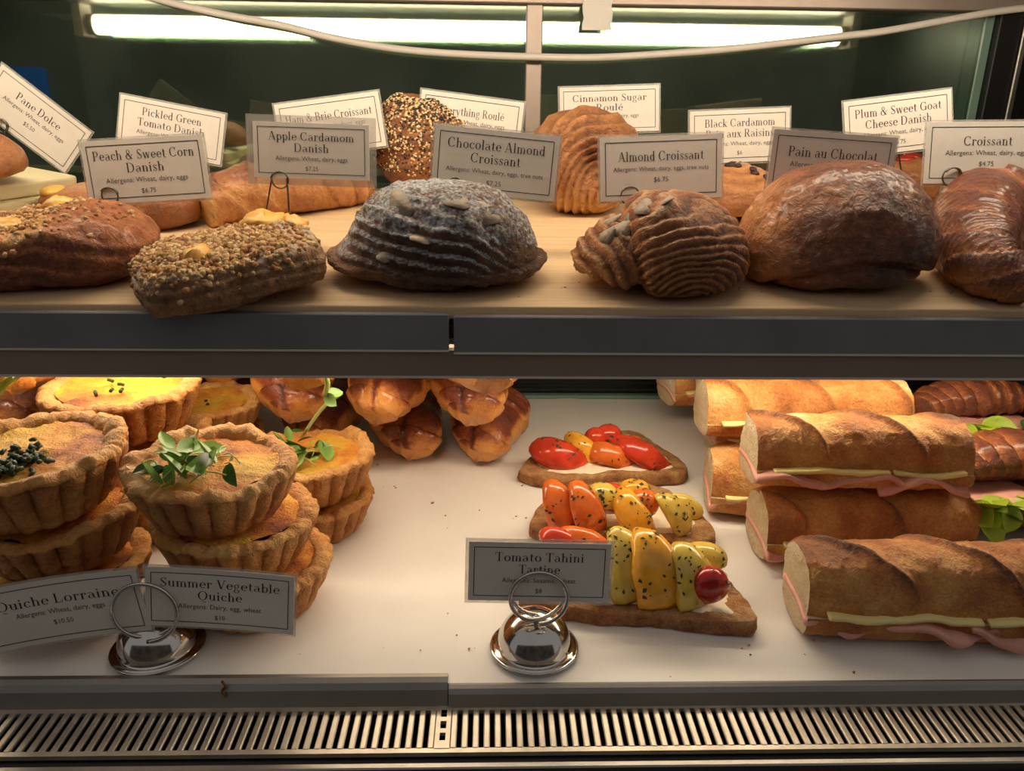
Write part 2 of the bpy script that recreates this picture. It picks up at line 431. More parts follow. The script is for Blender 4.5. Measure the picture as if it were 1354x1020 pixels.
def patch(name, px, py, w_, h_, rot, label, Y):
    p = PY(px, py, Y); mb = MB(); n = 6
    V = []; F = []
    for i in range(n + 1):
        for j in (0, 1):
            V.append((w_ * (j - .5) + .001 * math.sin(i * 2 + j), -.0006 - .003 * (i / n) ** 2, -h_ * i / n))
    for i in range(n): F.append((2 * i, 2 * i + 1, 2 * i + 3, 2 * i + 2))
    o = mobj(name, V, F, 'tape', None, False, loc=p, rot=(0, R(rot), 0))
    md = o.modifiers.new('s', 'SOLIDIFY'); md.thickness = .0003
    return tag(o, label, 'tape')
patch('masking_tape', 791, -8, .030, .034, 0, 'torn scrap of white tape hanging from the top door rail', YG - .0135)
# cream block on the left carrying the sweet bread
A, B = PS(-40, 338), PS(122, 268)
ang = math.atan2(B.y - A.y, B.x - A.x)
blk = empty('cream_board_block', B, (TILT, 0, ang), 'thick cream board under the sweet bread at the left', 'board')
def rounded_plank(x0, x1, y0, y1, z0, z1, r, name, mat, parent):
    pts = []
    for cx, cy, a0 in ((x1 - r, y0 + r, -90), (x1 - r, y1 - r, 0), (x0 + r, y1 - r, 90), (x0 + r, y0 + r, 180)):
        for k in range(7): a = R(a0 + k * 15); pts.append((cx + r * math.cos(a), cy + r * math.sin(a)))
    n = len(pts); V = [(x, y, z0) for x, y in pts] + [(x, y, z1) for x, y in pts]
    F = [tuple(range(n))[::-1], tuple(range(n, 2 * n))] + [(i, (i + 1) % n, n + (i + 1) % n, n + i) for i in range(n)]
    o = mobj(name, V, F, mat, parent, False); md = o.modifiers.new('b', 'BEVEL'); md.width = .002; md.segments = 2; md.limit_method = 'ANGLE'
    return o
rounded_plank(-.30, 0, 0, .075, 0, .010, .008, 'lower_board', 'cream_board', blk)
rounded_plank(-.30, -.006, .006, .072, .0105, .022, .008, 'upper_board', 'cream_board', blk)
# ================================================================== baked goods: materials
pastry('m_peach', [(0, (240, 180, 96)), (.35, (200, 122, 66)), (.65, (142, 78, 48)), (1, (70, 38, 28))], 70, .35, .32, .8, 200, coat=.2)
pastry('m_apple', [(0, (235, 197, 140)), (.4, (194, 144, 96)), (.7, (133, 92, 64)), (1, (79, 54, 42))], 80, .25, .6, .7, 300)
pastry('m_choc_almond', [(0, (212, 161, 104)), (.4, (152, 106, 73)), (.7, (98, 69, 56)), (1, (58, 45, 42))], 60, .25, .5, .8, 240, dustc=(203, 205, 206))
pastry('m_almond', [(0, (236, 172, 100)), (.4, (186, 116, 66)), (.75, (112, 66, 42)), (1, (54, 34, 28))], 60, .25, .5, .7, 260, dustc=(206, 186, 164))
pastry('m_pain', [(0, (226, 158, 92)), (.35, (184, 112, 62)), (.65, (126, 70, 42)), (1, (60, 34, 26))], 45, .30, .34, .8, 150, coat=.3, dustc=(190, 176, 164))
pastry('m_croissant', [(0, (236, 172, 98)), (.35, (190, 112, 60)), (.65, (128, 66, 40)), (1, (60, 32, 24))], 50, .28, .3, .6, 200, coat=.35)
pastry('m_back', [(0, (238, 192, 129)), (.4, (203, 139, 81)), (.7, (157, 98, 60)), (1, (102, 62, 45))], 55, .22, .38, .5, 200, coat=.2)
pastry('m_roule', [(0, (229, 178, 115)), (.4, (194, 131, 79)), (.7, (144, 92, 58)), (1, (83, 56, 45))], 60, .22, .55, .6, 240)
pastry('m_stuffed', [(0, (240, 180, 98)), (.35, (220, 142, 64)), (.6, (140, 66, 34)), (1, (70, 30, 20))], 45, .18, .26, .45, 160, coat=.5)
pastry('m_quiche', [(0, (240, 192, 118)), (.4, (214, 150, 80)), (.7, (176, 108, 52)), (1, (104, 60, 34))], 60, .25, .6, .6, 230)
pastry('m_filling', [(0, (240, 190, 66)), (.35, (236, 164, 52)), (.65, (222, 134, 54)), (1, (150, 80, 40))], 60, .3, .55, .6, 260)
pastry('m_baguette', [(0, (244, 212, 158)), (.3, (226, 166, 92)), (.6, (190, 116, 54)), (1, (98, 56, 32))], 60, .3, .5, .5, 330)
pastry('m_crumb', [(0, (240, 222, 186)), (.5, (226, 200, 156)), (1, (190, 154, 108))], 130, .35, .8, 1., 300)
pastry('m_rye', [(0, (226, 186, 128)), (.4, (190, 132, 80)), (.7, (146, 92, 52)), (1, (82, 50, 32))], 140, .45, .8, 1., 320)
pastry('m_crumble', [(0, (248, 218, 166)), (.5, (226, 174, 112)), (1, (166, 108, 66))], 150, .2, .85, .5, 500)
pastry('m_seed', [(0, (238, 222, 180)), (.45, (214, 178, 118)), (.55, (60, 50, 46)), (1, (34, 30, 30))], 20, .05, .6, .2, 500)
simple('m_flake', (158, 140, 122), .7, var=.2, vscale=200., bump=.3, bscale=400.)
simple('m_jam', (236, 176, 84), .38, var=.3, vscale=90., sss=.15)
simple('m_raisin', (48, 30, 30), .4, bump=.5, bscale=500.)
simple('m_plum', (150, 48, 30), .2, var=.4, vscale=80.)
def addbake(o_name, P, F, mat, parent, bake, dust=None, rough=0., **kw):
    P = np.asarray(P)
    if rough:
        Nr = normals(P, F); rl = rough * (.7 * ridg(P, 110, 3, 400) + .6 * fbm(P, 260, 3, 401)); P = P + Nr * rl[:, None]
        bake = bake - .10 * rl / rough
        P[:, 2] = np.maximum(P[:, 2], 0) if P[:, 2].min() > -.003 else P[:, 2]
    a = {'bake': np.clip(bake, 0, 1), 'dust': np.zeros(len(P)) if dust is None else dust}
    return mobj(o_name, P, F, mat, parent, True, a, **kw)
def saw(q, sharp=.15):
    """terrace profile: slow climb, quick drop"""
    f = q - np.floor(q); return np.where(f < 1 - sharp, f / (1 - sharp), (1 - f) / sharp)
def stick(bvh, x, y, up=1.0):
    h = bvh.ray_cast(Vector((x, y, up)), Vector((0, 0, -1))); return h[0], h[1]
def bvh_of(P, F): return BVHTree.FromPolygons([tuple(p) for p in P], [tuple(f) for f in F])
def on_board(px, py): return PS(px, py)
def place(name, pos, yaw, label, cat, group=None, tilt=TILT):
    e = empty(name, pos, (0, 0, 0), label, cat, group)
    e.rotation_mode = 'XYZ'
    e.rotation_euler = (Matrix.Rotation(tilt, 3, 'X') @ Matrix.Rotation(R(yaw), 3, 'Z')).to_euler()
    return e
def rice(n, rnd, r0, r1, spots, mat, name, parent, flat=1., jit=.4, seed=0, bakef=None):
    """many small lumps joined into one piece"""
    ico_v = [(0, 0, 1), (.894, 0, .447), (.276, .851, .447), (-.724, .526, .447), (-.724, -.526, .447), (.276, -.851, .447), (.724, .526, -.447), (-.276, .851, -.447), (-.894, 0, -.447), (-.276, -.851, -.447), (.724, -.526, -.447), (0, 0, -1)]
    ico_f = [(0, 1, 2), (0, 2, 3), (0, 3, 4), (0, 4, 5), (0, 5, 1), (1, 6, 2), (2, 7, 3), (3, 8, 4), (4, 9, 5), (5, 10, 1), (2, 6, 7), (3, 7, 8), (4, 8, 9), (5, 9, 10), (1, 10, 6), (6, 11, 7), (7, 11, 8), (8, 11, 9), (9, 11, 10), (10, 11, 6)]
    V = []; F = []; B = []
    for p, nrm in spots:
        r = rnd.uniform(r0, r1); q = nrm.to_track_quat('Z', 'Y') @ Euler((0, 0, rnd.uniform(0, 6.3))).to_quaternion()
        b = rnd.random() if bakef is None else bakef(rnd)
        o = len(V); sx, sy = rnd.uniform(.7, 1.25), rnd.uniform(.7, 1.25)
        for v in ico_v:
            j = 1 + rnd.uniform(-jit, jit) * .6
            V.append(p + q @ Vector((v[0] * r * sx * j, v[1] * r * sy * j, v[2] * r * flat * j + r * .3 * flat))); B.append(b)
        F += [tuple(i + o for i in f) for f in ico_f]
    ob = mobj(name, V, F, mat, parent, True, {'bake': B, 'dust': [rnd.uniform(0, .38) for _ in V]})
    tag(ob, kind='stuff'); return ob
def slab(a, b, c, n, nu=230, nv=130, pw=4.):
    D, F = sgrid(nu, nv); P = sup(D, a, b, c, pw); return P, F
rnd = random.Random(3)
# ------------------------------------------------------------------ 1 peach danish (front left)
def peach():
    p = on_board(72, 362)
    e = place('peach_corn_danish', p, 10, 'dark glossy fruit danish with crumb topping, front row at the left end', 'pastry')
    P, F = slab(.068, .042, .018, 0, pw=3.)
    F, Nn = outward(P, F)
    x, y, z = P.T
    hump = .008 * np.exp(-((x - .022) / .03) ** 2) * sstep(-.01, .01, z)
    lay = saw((z + .12 * x + .003 * fbm(P, 40, 2, 2)) / .0075, .3) * (1 - sstep(.012, .018, z))
    P = P + Nn * (.0018 * fbm(P, 55, 4, 1) + .0014 * lay + .0022 * ridg(P, 45, 3, 4) * sstep(.008, .016, z))[:, None]
    P[:, 2] += hump + .0175; P[:, 2] = np.maximum(P[:, 2], 0)
    F, Nn = outward(P, F)
    bake = .52 + .22 * (Nn[:, 2] < .2) - .35 * sstep(.1, .5, fbm(P, 40, 3, 9)) * (Nn[:, 2] > .3)
    dust = .18 * sstep(.5, .9, Nn[:, 2]) + .12 * fbm(P, 40, 3, 12)
    addbake('dough', P, F, 'm_peach', e, bake, dust, .0013)
    bv = bvh_of(P, F); sp = []
    for _ in range(900):
        q = stick(bv, rnd.gauss(-.022, .030), rnd.gauss(-.004, .020))
        if q[0] and q[0].z > .022 and q[1].z > .3: sp.append(q)
    rice(0, rnd, .0006, .0021, sp, 'm_crumble', 'crumble', e)
    for i, (fx, fy, s) in enumerate(((-.014, -.012, 1.0), (-.050, .004, .9), (.010, .016, .8))):
        q = stick(bv, fx, fy)
        if q[0]:
            D, F2 = sgrid(20, 10); Q = sup(D, .014 * s, .009 * s, .005, 2.2); Q += (.0030 * fbm(Q, 150, 3, i))[:, None]
            mobj('peach_piece', Q, F2, 'm_jam', e, loc=q[0] - Vector((0, 0, .001)), rot=(0, 0, rnd.uniform(0, 3)))
peach()
# ------------------------------------------------------------------ 2 apple cardamom danish
def apple():
    p = on_board(311, 386)
    e = place('apple_crumble_danish', p, 26, 'sugar-dusted crumble danish jutting over the front edge of the board', 'pastry')
    P, F = slab(.056, .041, .016, 0, pw=3.2)
    F, Nn = outward(P, F); x, y, z = P.T
    lay = saw((z + .002 * fbm(P, 50, 2, 3)) / .006, .3) * (1 - sstep(.010, .016, z))
    P = P + Nn * (.0020 * fbm(P, 60, 4, 21) + .0013 * lay + .0016 * ridg(P, 50, 3, 23) * sstep(.006, .014, z))[:, None]
    P[:, 2] += .0155 + .006 * np.exp(-((P[:, 0] - .03) / .03) ** 2) - .004 * sstep(.02, .06, -P[:, 0]); P[:, 2] = np.maximum(P[:, 2], 0)
    F, Nn = outward(P, F)
    bake = .62 - .34 * sstep(.3, .8, Nn[:, 2]) + .15 * fbm(P, 60, 3, 30)
    dust = .44 * sstep(-.1, .6, Nn[:, 2]) + .24 * fbm(P, 45, 3, 31)
    addbake('dough', P, F, 'm_apple', e, bake, dust, .0012)
    bv = bvh_of(P, F); sp = []
    for _ in range(2400):
        q = stick(bv, rnd.gauss(-.012, .028), rnd.gauss(-.006, .024))
        if q[0] and q[1].z > .12: sp.append(q)
    rice(0, rnd, .0008, .0024, sp, 'm_crumble', 'crumble', e)
    for i, (fx, fy, s) in enumerate(((-.020, -.016, .8), (.026, .018, 1.3), (.045, .020, 1.0))):
        q = stick(bv, fx, fy)
        if q[0]:
            D, F2 = sgrid(24, 12); Q = sup(D, .010 * s, .009 * s, .006, 2.2); Q += (.0040 * fbm(Q, 150, 3, i))[:, None]
            mobj('apple_piece', Q, F2, 'm_jam', e, loc=q[0], rot=(0, 0, rnd.uniform(-.5, .5)))
apple()
# ------------------------------------------------------------------ 3 chocolate almond croissant
def flakes(e, bv, spots, mat='m_flake', name='almond_flake'):
    for (fx, fz, s, tw) in spots:
        h = bv.ray_cast(Vector((fx, -.30, fz + .09)), Vector((0, .30, -.09)).normalized()); q = (h[0], h[1])
        if not q[0]: continue
        V = [(0, 0, .0006)]; F = []; n = 14
        for k in range(n):
            a = 2 * math.pi * k / n; rr = s * (1 + .15 * math.sin(3 * a + tw)); V.append((rr * math.cos(a), rr * .72 * math.sin(a), .0004 + .0005 * math.cos(2 * a)))
        for k in range(n): F.append((0, 1 + k, 1 + (k + 1) % n))
        o = mobj(name, V, F, mat, e, True, {'bake': [.2] * len(V), 'dust': [.3] * len(V)})
        o.location = q[0] + q[1] * .0002; o.rotation_euler = (q[1].to_track_quat('Z', 'Y') @ Euler((rnd.uniform(-.25, .25), rnd.uniform(-.25, .25), tw)).to_quaternion()).to_euler()
        md = o.modifiers.new('s', 'SOLIDIFY'); md.thickness = .0006
def choc():
    p = on_board(586, 364)
    e = place('chocolate_almond_croissant', p, -4, 'large domed dark croissant dusted white with sugar and almond flakes', 'pastry')
    D, F = sgrid(250, 140); P = sup(D, .063, .045, .047, 2.2, .016)
    F, Nn = outward(P, F); x, y, z = P.T
    up = z + .22 * x + 4. * x * x + .015 * fbm(P, 13, 3, 40)
    lay = saw(up / .0072, .25); band = sstep(.034, .028, np.abs(up - .004)) if False else 1 - sstep(.026, .038, np.abs(up - .002))
    P = P + Nn * (.0022 * fbm(P, 38, 4, 41) + .0038 * (lay - .5) * band * (.35 + sstep(-.3, .3, fbm(P, 22, 2, 47))) + .0020 * ridg(P, 60, 3, 42) * sstep(.012, .03, z))[:, None]
    P[:, 0] *= 1 + .10 * (P[:, 2] < 0) ; P[:, 2] += .0155; P[:, 2] = np.maximum(P[:, 2], 0)
    # left side spills outward as a ragged ear
    ear = np.exp(-((P[:, 2] - .014) / .010) ** 2) * sstep(-.03, -.06, P[:, 0]); P[:, 0] -= .008 * ear
    F, Nn = outward(P, F)
    bake = .70 - .3 * ear + .2 * (lay - .5) * band - .45 * sstep(.2, .6, fbm(P, 30, 3, 44)) * (P[:, 2] < .016)
    dust = .50 * sstep(-.25, .45, Nn[:, 2]) * sstep(.008, .024, P[:, 2]) + .20 * fbm(P, 40, 3, 45)
    addbake('dough', P, F, 'm_choc_almond', e, bake, dust, .0012)
    bv = bvh_of(P, F)
    flakes(e, bv, [(-.007, .026, .0085, .3), (.014, .050, .011, 1.), (-.022, .046, .010, 2.), (.032, .042, .009, 5.), (-.03, .014, .006, 1.)])
choc()
# ------------------------------------------------------------------ 4 almond croissant
def almond():
    p = on_board(868, 374)
    e = place('almond_croissant', p, 0, 'layered almond croissant with swirling ridges and a curled left arm', 'pastry')
    D, F = sgrid(250, 140); P = sup(D, .057, .046, .044, 2.2, .016)
    F, Nn = outward(P, F); x, y, z = P.T
    # left arm: lower and narrower
    arm = sstep(-.012, -.05, x)
    P[:, 2] *= 1 - .36 * arm; P[:, 1] *= 1 - .20 * arm
    rad = np.sqrt((P[:, 0] - .014) ** 2 + (1.25 * (P[:, 2] + .012)) ** 2 + (.55 * (P[:, 1] + .03)) ** 2)
    q = rad / .0052 + 2.0 * fbm(P, 15, 3, 51) + .7 * fbm(P, 45, 3, 58)
    lay = saw(q, .3); groove = np.exp(-((P[:, 0] + .020 + .25 * P[:, 2]) / .005) ** 2)
    rad2 = np.sqrt((P[:, 0] + .052) ** 2 + (P[:, 2] + .01) ** 2 + (.5 * P[:, 1]) ** 2); lay2 = saw(rad2 / .008 + .4 * fbm(P, 30, 2, 55), .3)
    ly = np.where(P[:, 0] + .020 + .25 * P[:, 2] > 0, lay, lay2)
    P = P + Nn * ((.0010 + .0012 * (1 + fbm(P, 35, 2, 57))) * (ly - .5) - .007 * groove + .0018 * fbm(P, 50, 4, 52))[:, None]
    P[:, 2] += .0155; P[:, 2] = np.maximum(P[:, 2], 0)
    F, Nn = outward(P, F)
    bake = .50 + .50 * (.5 - ly) + .10 * sstep(-.01, .03, P[:, 0]) - .4 * sstep(-.03, -.06, P[:, 0]) * (P[:, 2] < .02)
    dust = .40 * sstep(.0, .7, Nn[:, 2]) * sstep(.010, .026, P[:, 2]) * (.4 + .8 * ly) + .14 * fbm(P, 45, 3, 53)
    addbake('dough', P, F, 'm_almond', e, bake, dust, .0010)
    bv = bvh_of(P, F)
    flakes(e, bv, [(-.030, .036, .008, .3), (-.024, .044, .008, 2.), (-.038, .032, .007, 4.), (-.016, .050, .008, 5.), (-.034, .042, .007, 1.2), (-.004, .054, .008, 3.3)])
almond()
# ------------------------------------------------------------------ 5 pain au chocolat
def pain():
    p = on_board(1094, 366)
    e = place('pain_au_chocolat', p, -6, 'big smooth dark brown rounded pastry beside the layered croissant', 'pastry')
    D, F = sgrid(250, 140); P = sup(D, .058, .045, .056, 2.3, .016)
    F, Nn = outward(P, F); x, y, z = P.T
    s1 = z + .010 - .10 * x + .35 * x * x / .06
    seam = np.exp(-((s1 - .018) / .0022) ** 2); seam2 = np.exp(-((s1 + .004) / .002) ** 2) * sstep(.01, -.02, x)
    roll = .0055 * sstep(.016, .021, s1 + .004 * fbm(P, 25, 2, 63))
    wr = ridg(P * [1, 1, 1.8], 38, 4, 61)
    P = P + Nn * (.0016 * fbm(P, 30, 3, 62) + roll - .0032 * seam - .0030 * seam2 + .0013 * wr)[:, None]
    P[:, 2] += .0155 + .002 * np.sin(P[:, 0] * 40); P[:, 2] = np.maximum(P[:, 2], 0)
    F, Nn = outward(P, F)
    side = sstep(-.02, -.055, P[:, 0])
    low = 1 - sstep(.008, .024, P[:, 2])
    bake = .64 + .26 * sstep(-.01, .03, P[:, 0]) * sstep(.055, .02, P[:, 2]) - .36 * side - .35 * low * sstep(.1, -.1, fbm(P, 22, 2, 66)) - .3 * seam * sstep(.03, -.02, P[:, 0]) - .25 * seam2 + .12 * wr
    dust = .20 * sstep(.55, .95, Nn[:, 2]) + .12 * fbm(P, 60, 3, 68) - .02
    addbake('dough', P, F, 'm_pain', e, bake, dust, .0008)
pain()
# ------------------------------------------------------------------ croissants swept along a path
def sweep(path, rad, nt=140, nth=64, wraps=5., step=.10, slant=.35, flat=.0, seed=0, fine=0., squash=1., cut=None):
    """returns P,F,lay; radius list is interpolated along the path; wraps = terraces from middle to tip"""
    S = spline(path, 16); S = np.array([tuple(s) for s in S]); m = len(S)
    idx = np.linspace(0, m - 1, nt); C = np.stack([np.interp(idx, np.arange(m), S[:, k]) for k in range(3)], -1)
    r = np.interp(np.linspace(0, 1, nt), np.linspace(0, 1, len(rad)), rad)
    for _ in range(6): r[1:-1] = (r[:-2] + 2 * r[1:-1] + r[2:]) / 4
    T = np.gradient(C, axis=0); T /= np.linalg.norm(T, axis=1, keepdims=True)
    side = np.cross(T, [0, 0, 1.]); side /= np.linalg.norm(side, axis=1, keepdims=True); up = np.cross(side, T)
    th = np.linspace(0, 2 * math.pi, nth, endpoint=False)
    t = np.linspace(-1, 1, nt)
    tt, aa = np.meshgrid(t, th, indexing='ij')
    q = np.abs(tt + slant * .25 * np.sin(aa + .6)) * wraps
    f = q - np.floor(q)
    lay = 1 - f
    rr = r[:, None] * (1 + step * (lay - .5))
    P = C[:, None, :] + side[:, None, :] * (rr * np.cos(aa))[..., None] + up[:, None, :] * (rr * squash * np.sin(aa))[..., None]
    P = P.reshape(-1, 3); F = gridfaces(nt, nth)
    n = len(P); P = np.vstack([P, C[:1], C[-1:]])
    for k in range(nth): F.append((n, (k + 1) % nth, k)); F.append((n + 1, (nt - 1) * nth + k, (nt - 1) * nth + (k + 1) % nth))
    lay = np.append(lay.ravel(), [.5, .5]); ang = np.append(aa.ravel(), [0, 0]); tv = np.append(tt.ravel(), [-1, 1])
    F, Nn = outward(P, F)
    P = P + Nn * (fine * ridg(P, 60, 3, seed) + .5 * fine * fbm(P, 30, 3, seed + 5))[:, None]
    return P, F, lay, ang, tv
def crois_right():
    tip = PS(1352, 404); bel = PS(1276, 362); bk = PS(1332, 326); e1 = PS(1450, 318)
    e = place('butter_croissant', tip, 0, 'glossy ridged croissant cut off by the right edge of the front row', 'pastry')
    loc = lambda v: Matrix.Rotation(-TILT, 3, 'X') @ (Vector(v) - tip)
    R0 = .036
    pts = [loc(tip) + Vector((.004, .002, .012)), loc(tip) + Vector((-.018, .018, .020)), loc(bel) + Vector((.008, .018, .027)), loc(bk) + Vector((-.004, .022, .032)), loc(bk) + Vector((.045, .026, .028)), loc(e1) + Vector((0, .01, .016))]
    P, F, lay, ang, tv = sweep(pts, [.011, .020, .030, .035, .031, .014], 220, 80, 6.5, .13, .55, seed=70, fine=.0010)
    x, y, z = P.T
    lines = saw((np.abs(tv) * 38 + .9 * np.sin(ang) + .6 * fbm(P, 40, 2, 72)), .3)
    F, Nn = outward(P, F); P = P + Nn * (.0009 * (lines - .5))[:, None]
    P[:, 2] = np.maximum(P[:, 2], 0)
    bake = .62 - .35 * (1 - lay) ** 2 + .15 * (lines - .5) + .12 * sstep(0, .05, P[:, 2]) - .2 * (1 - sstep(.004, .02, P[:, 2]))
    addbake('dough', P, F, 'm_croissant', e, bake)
    D, F2 = sgrid(24, 12); Q = sup(D, .0095, .004, .0085, 2.2)
    mobj('pale_tip', Q, F2, 'cream_board', e, loc=pts[0] + Vector((-.001, -.004, -.001)), rot=(0, 0, R(-25)))
crois_right()
# ------------------------------------------------------------------ back row
def back_long():           # long croissant behind the apple danish
    a, b = PS(268, 304), PS(490, 270)
    e = place('brie_croissant', a, 0, 'long golden filled croissant lying behind the crumble danish', 'pastry', )
    l = lambda v: Matrix.Rotation(-TILT, 3, 'X') @ (Vector(v) - a)
    d = l(b); pts = [Vector((0, .01, .017)), d * .25 + Vector((0, .016, .021)), d * .55 + Vector((0, .014, .021)), d * .85 + Vector((0, .010, .016)), d + Vector((0, .006, .009))]
    P, F, lay, ang, tv = sweep(pts, [.0175, .022, .022, .017, .008], 150, 60, 3.2, .10, .8, seed=80, fine=.0016)
    P[:, 2] = np.maximum(P[:, 2], 0)
    bake = .42 + .3 * (lay - .5) + .35 * sstep(.5, .95, np.sin(ang)) - .35 * sstep(-.9, -1, tv) + .1 * fbm(P, 40, 3, 81)
    addbake('dough', P, F, 'm_back', e, bake + .08, .12 * sstep(.5, 1, np.sin(ang)), .0011)
back_long()
def pickled():
    p = PS(168, 296)
    e = place('green_tomato_danish', p, 3, 'flat reddish brown oblong danish behind the peach danish', 'pastry')
    P, F = slab(.060, .028, .015, 0, 110, 50, 3.4); F, Nn = outward(P, F)
    P = P + Nn * (.0016 * fbm(P, 50, 4, 90) + .0016 * saw((P[:, 2] + .1 * P[:, 0]) / .007, .3))[:, None]
    P[:, 2] += .0145; P[:, 2] = np.maximum(P[:, 2], 0)
    bake = .62 + .25 * fbm(P, 40, 3, 91)
    addbake('dough', P, F, 'm_back', e, bake)
    bv = bvh_of(P, F)
    for i, fx in enumerate((-.048, .040)):
        q = stick(bv, fx, -.004); D, F2 = sgrid(20, 10); Q = sup(D, .009, .012, .004, 2.3); Q += (.001 * fbm(Q, 120, 2, i))[:, None]
        mobj('tomato_piece', Q, F2, 'm_jam', e, loc=q[0])
pickled()
def roule(name, px, py, a, b, c, yaw, seeded, label):
    p = PS(px, py)
    e = place(name, p, yaw, label, 'pastry')
    D, F = sgrid(120, 80); P = sup(D, a, b, c, 2.15); F, Nn = outward(P, F); x, y, z = P.T
    P[:, 0] *= 1 - (.16 if seeded else .04) * sstep(0, -c, P[:, 2])
    if seeded:
        lay = saw((z - .35 * x + .004 * fbm(P, 30, 2, 95)) / .020, .25)
        P = P + Nn * (.0026 * (lay - .5) + .002 * fbm(P, 40, 3, 96))[:, None]
        bake = .70 + .2 * (lay - .5) + .2 * fbm(P, 30, 3, 97)
        P[:, 0] -= .18 * (P[:, 2]) * sstep(0, c, P[:, 2])
    else:
        # coil seen from the side: folds sweep from the upper left down to a hollow centre
        rad = np.sqrt((P[:, 0] - .016) ** 2 + (.8 * (P[:, 2] + .030)) ** 2 + .35 * (P[:, 1] + b) ** 2)
        lay = saw(rad / .0068 + 1.0 * fbm(P, 24, 2, 98), .3); holl = np.exp(-((P[:, 0] - .004) / .014) ** 2 - ((P[:, 2] - .006) / .020) ** 2) * (P[:, 1] < 0)
        P = P + Nn * (.0032 * (lay - .5) - .014 * holl + .0012 * fbm(P, 50, 3, 99))[:, None]
        bake = .48 + .25 * (.5 - lay) + .25 * holl + .15 * sstep(.0, .03, P[:, 2]) - .35 * sstep(-.005, -.03, P[:, 2])  # holl term paints the shade of the cavity into the browning
    P[:, 2] += c * .97; P[:, 2] = np.maximum(P[:, 2], 0)
    F, Nn = outward(P, F)
    addbake('dough', P, F, 'm_roule', e, bake, None if seeded else .12 * sstep(.3, .9, Nn[:, 2]), 0 if seeded else .0008)
    if seeded:
        bv = bvh_of(P, F); sp = []
        for _ in range(4200):
            an = rnd.uniform(-math.pi, math.pi); zz = rnd.uniform(.1, 1.) ** .7 * c * 2
            o = Vector((math.cos(an) * .2, math.sin(an) * .2, zz + .06)); tgt = Vector((0, 0, zz * .9))
            h = bv.ray_cast(o, (tgt - o).normalized())
            if h[0] and rnd.random() < .35 + .65 * (h[0].z / (2 * c)): sp.append((h[0], h[1]))
        rice(0, rnd, .0007, .0013, sp, 'm_seed', 'seeds', e, .6, .2, bakef=lambda r: 0.15 + .2 * r.random() if r.random() < .48 else .9)
roule('everything_roll', 566, 262, .046, .036, .046, 0, True, 'tall round roll crusted with mixed seeds standing in the back row')
roule('cinnamon_sugar_roll', 768, 278, .049, .036, .043, 0, False, 'round coiled golden brown roll with a hollow centre in the back row')
def raisin():
    p = PS(968, 282)
    e = place('raisin_pastry', p, 0, 'spiral raisin pastry half hidden between the almond croissant and the dark smooth pastry', 'pastry')
    P, F = slab(.048, .040, .017, 0, 110, 50, 2.6); F, Nn = outward(P, F)
    rad = np.hypot(P[:, 0], P[:, 1]); an = np.arctan2(P[:, 1], P[:, 0]); lay = saw(rad / .012 + an / (2 * math.pi), .3)
    P = P + Nn * (.0024 * (lay - .5) * (Nn[:, 2] > .3) + .0014 * fbm(P, 50, 3, 101))[:, None]
    P[:, 2] += .0165 + .008 * np.exp(-(rad / .025) ** 2); P[:, 2] = np.maximum(P[:, 2], 0)
    addbake('dough', P, F, 'm_back', e, .55 + .3 * (.5 - lay) + .15 * fbm(P, 50, 3, 102))
    bv = bvh_of(P, F)
    for i in range(12):
        r_ = rnd.uniform(.006, .036); a_ = rnd.uniform(0, 6.3); q = stick(bv, r_ * math.cos(a_), r_ * math.sin(a_))
        D, F2 = sgrid(12, 7); Q = sup(D, .0042, .0032, .003, 2); mobj('raisin', Q, F2, 'm_raisin', e, loc=q[0], rot=(0, 0, a_))
raisin()
def plum():
    p = PS(1200, 262)
    e = place('plum_danish', p, 0, 'reddish fruit danish glimpsed behind the dark smooth pastry', 'pastry')
    P, F = slab(.042, .034, .018, 0, 90, 44, 2.6); F, Nn = outward(P, F)
    P = P + Nn * (.0022 * ridg(P, 45, 3, 110) + .001 * fbm(P, 60, 3, 111))[:, None]
    P[:, 2] += .0175; P[:, 2] = np.maximum(P[:, 2], 0)
    addbake('dough', P, F, 'm_back', e, .62 + .25 * fbm(P, 50, 3, 112), .05 + .1 * fbm(P, 60, 2, 113))
    bv = bvh_of(P, F)
    for i, (fx, fy) in enumerate(((-.012, 0), (.010, -.006), (.002, .014), (-.024, .010))):
        q = stick(bv, fx, fy); D, F2 = sgrid(18, 9); Q = sup(D, .011, .008, .004, 2.2); mobj('plum_slice', Q, F2, 'm_plum', e, loc=q[0], rot=(0, 0, i * .8))
plum()
def sweet():
    q = PS(10, 238)
    base = blk.matrix_basis @ Vector((-.098, .036, .0222))
    e = empty('sweet_bread', base, (TILT, 0, 0), 'orange brown sweet bread resting on the cream board', 'bread')
    D, F = sgrid(90, 50); P = sup(D, .046, .032, .026, 2.3, .010); F, Nn = outward(P, F)
    P = P + Nn * (.0016 * fbm(P, 45, 4, 120) + .0010 * ridg(P, 60, 3, 121))[:, None]
    P[:, 2] += .0098; P[:, 2] = np.maximum(P[:, 2], 0)
    addbake('crust', P, F, 'm_back', e, .60 + .25 * fbm(P, 30, 3, 122))
sweet()
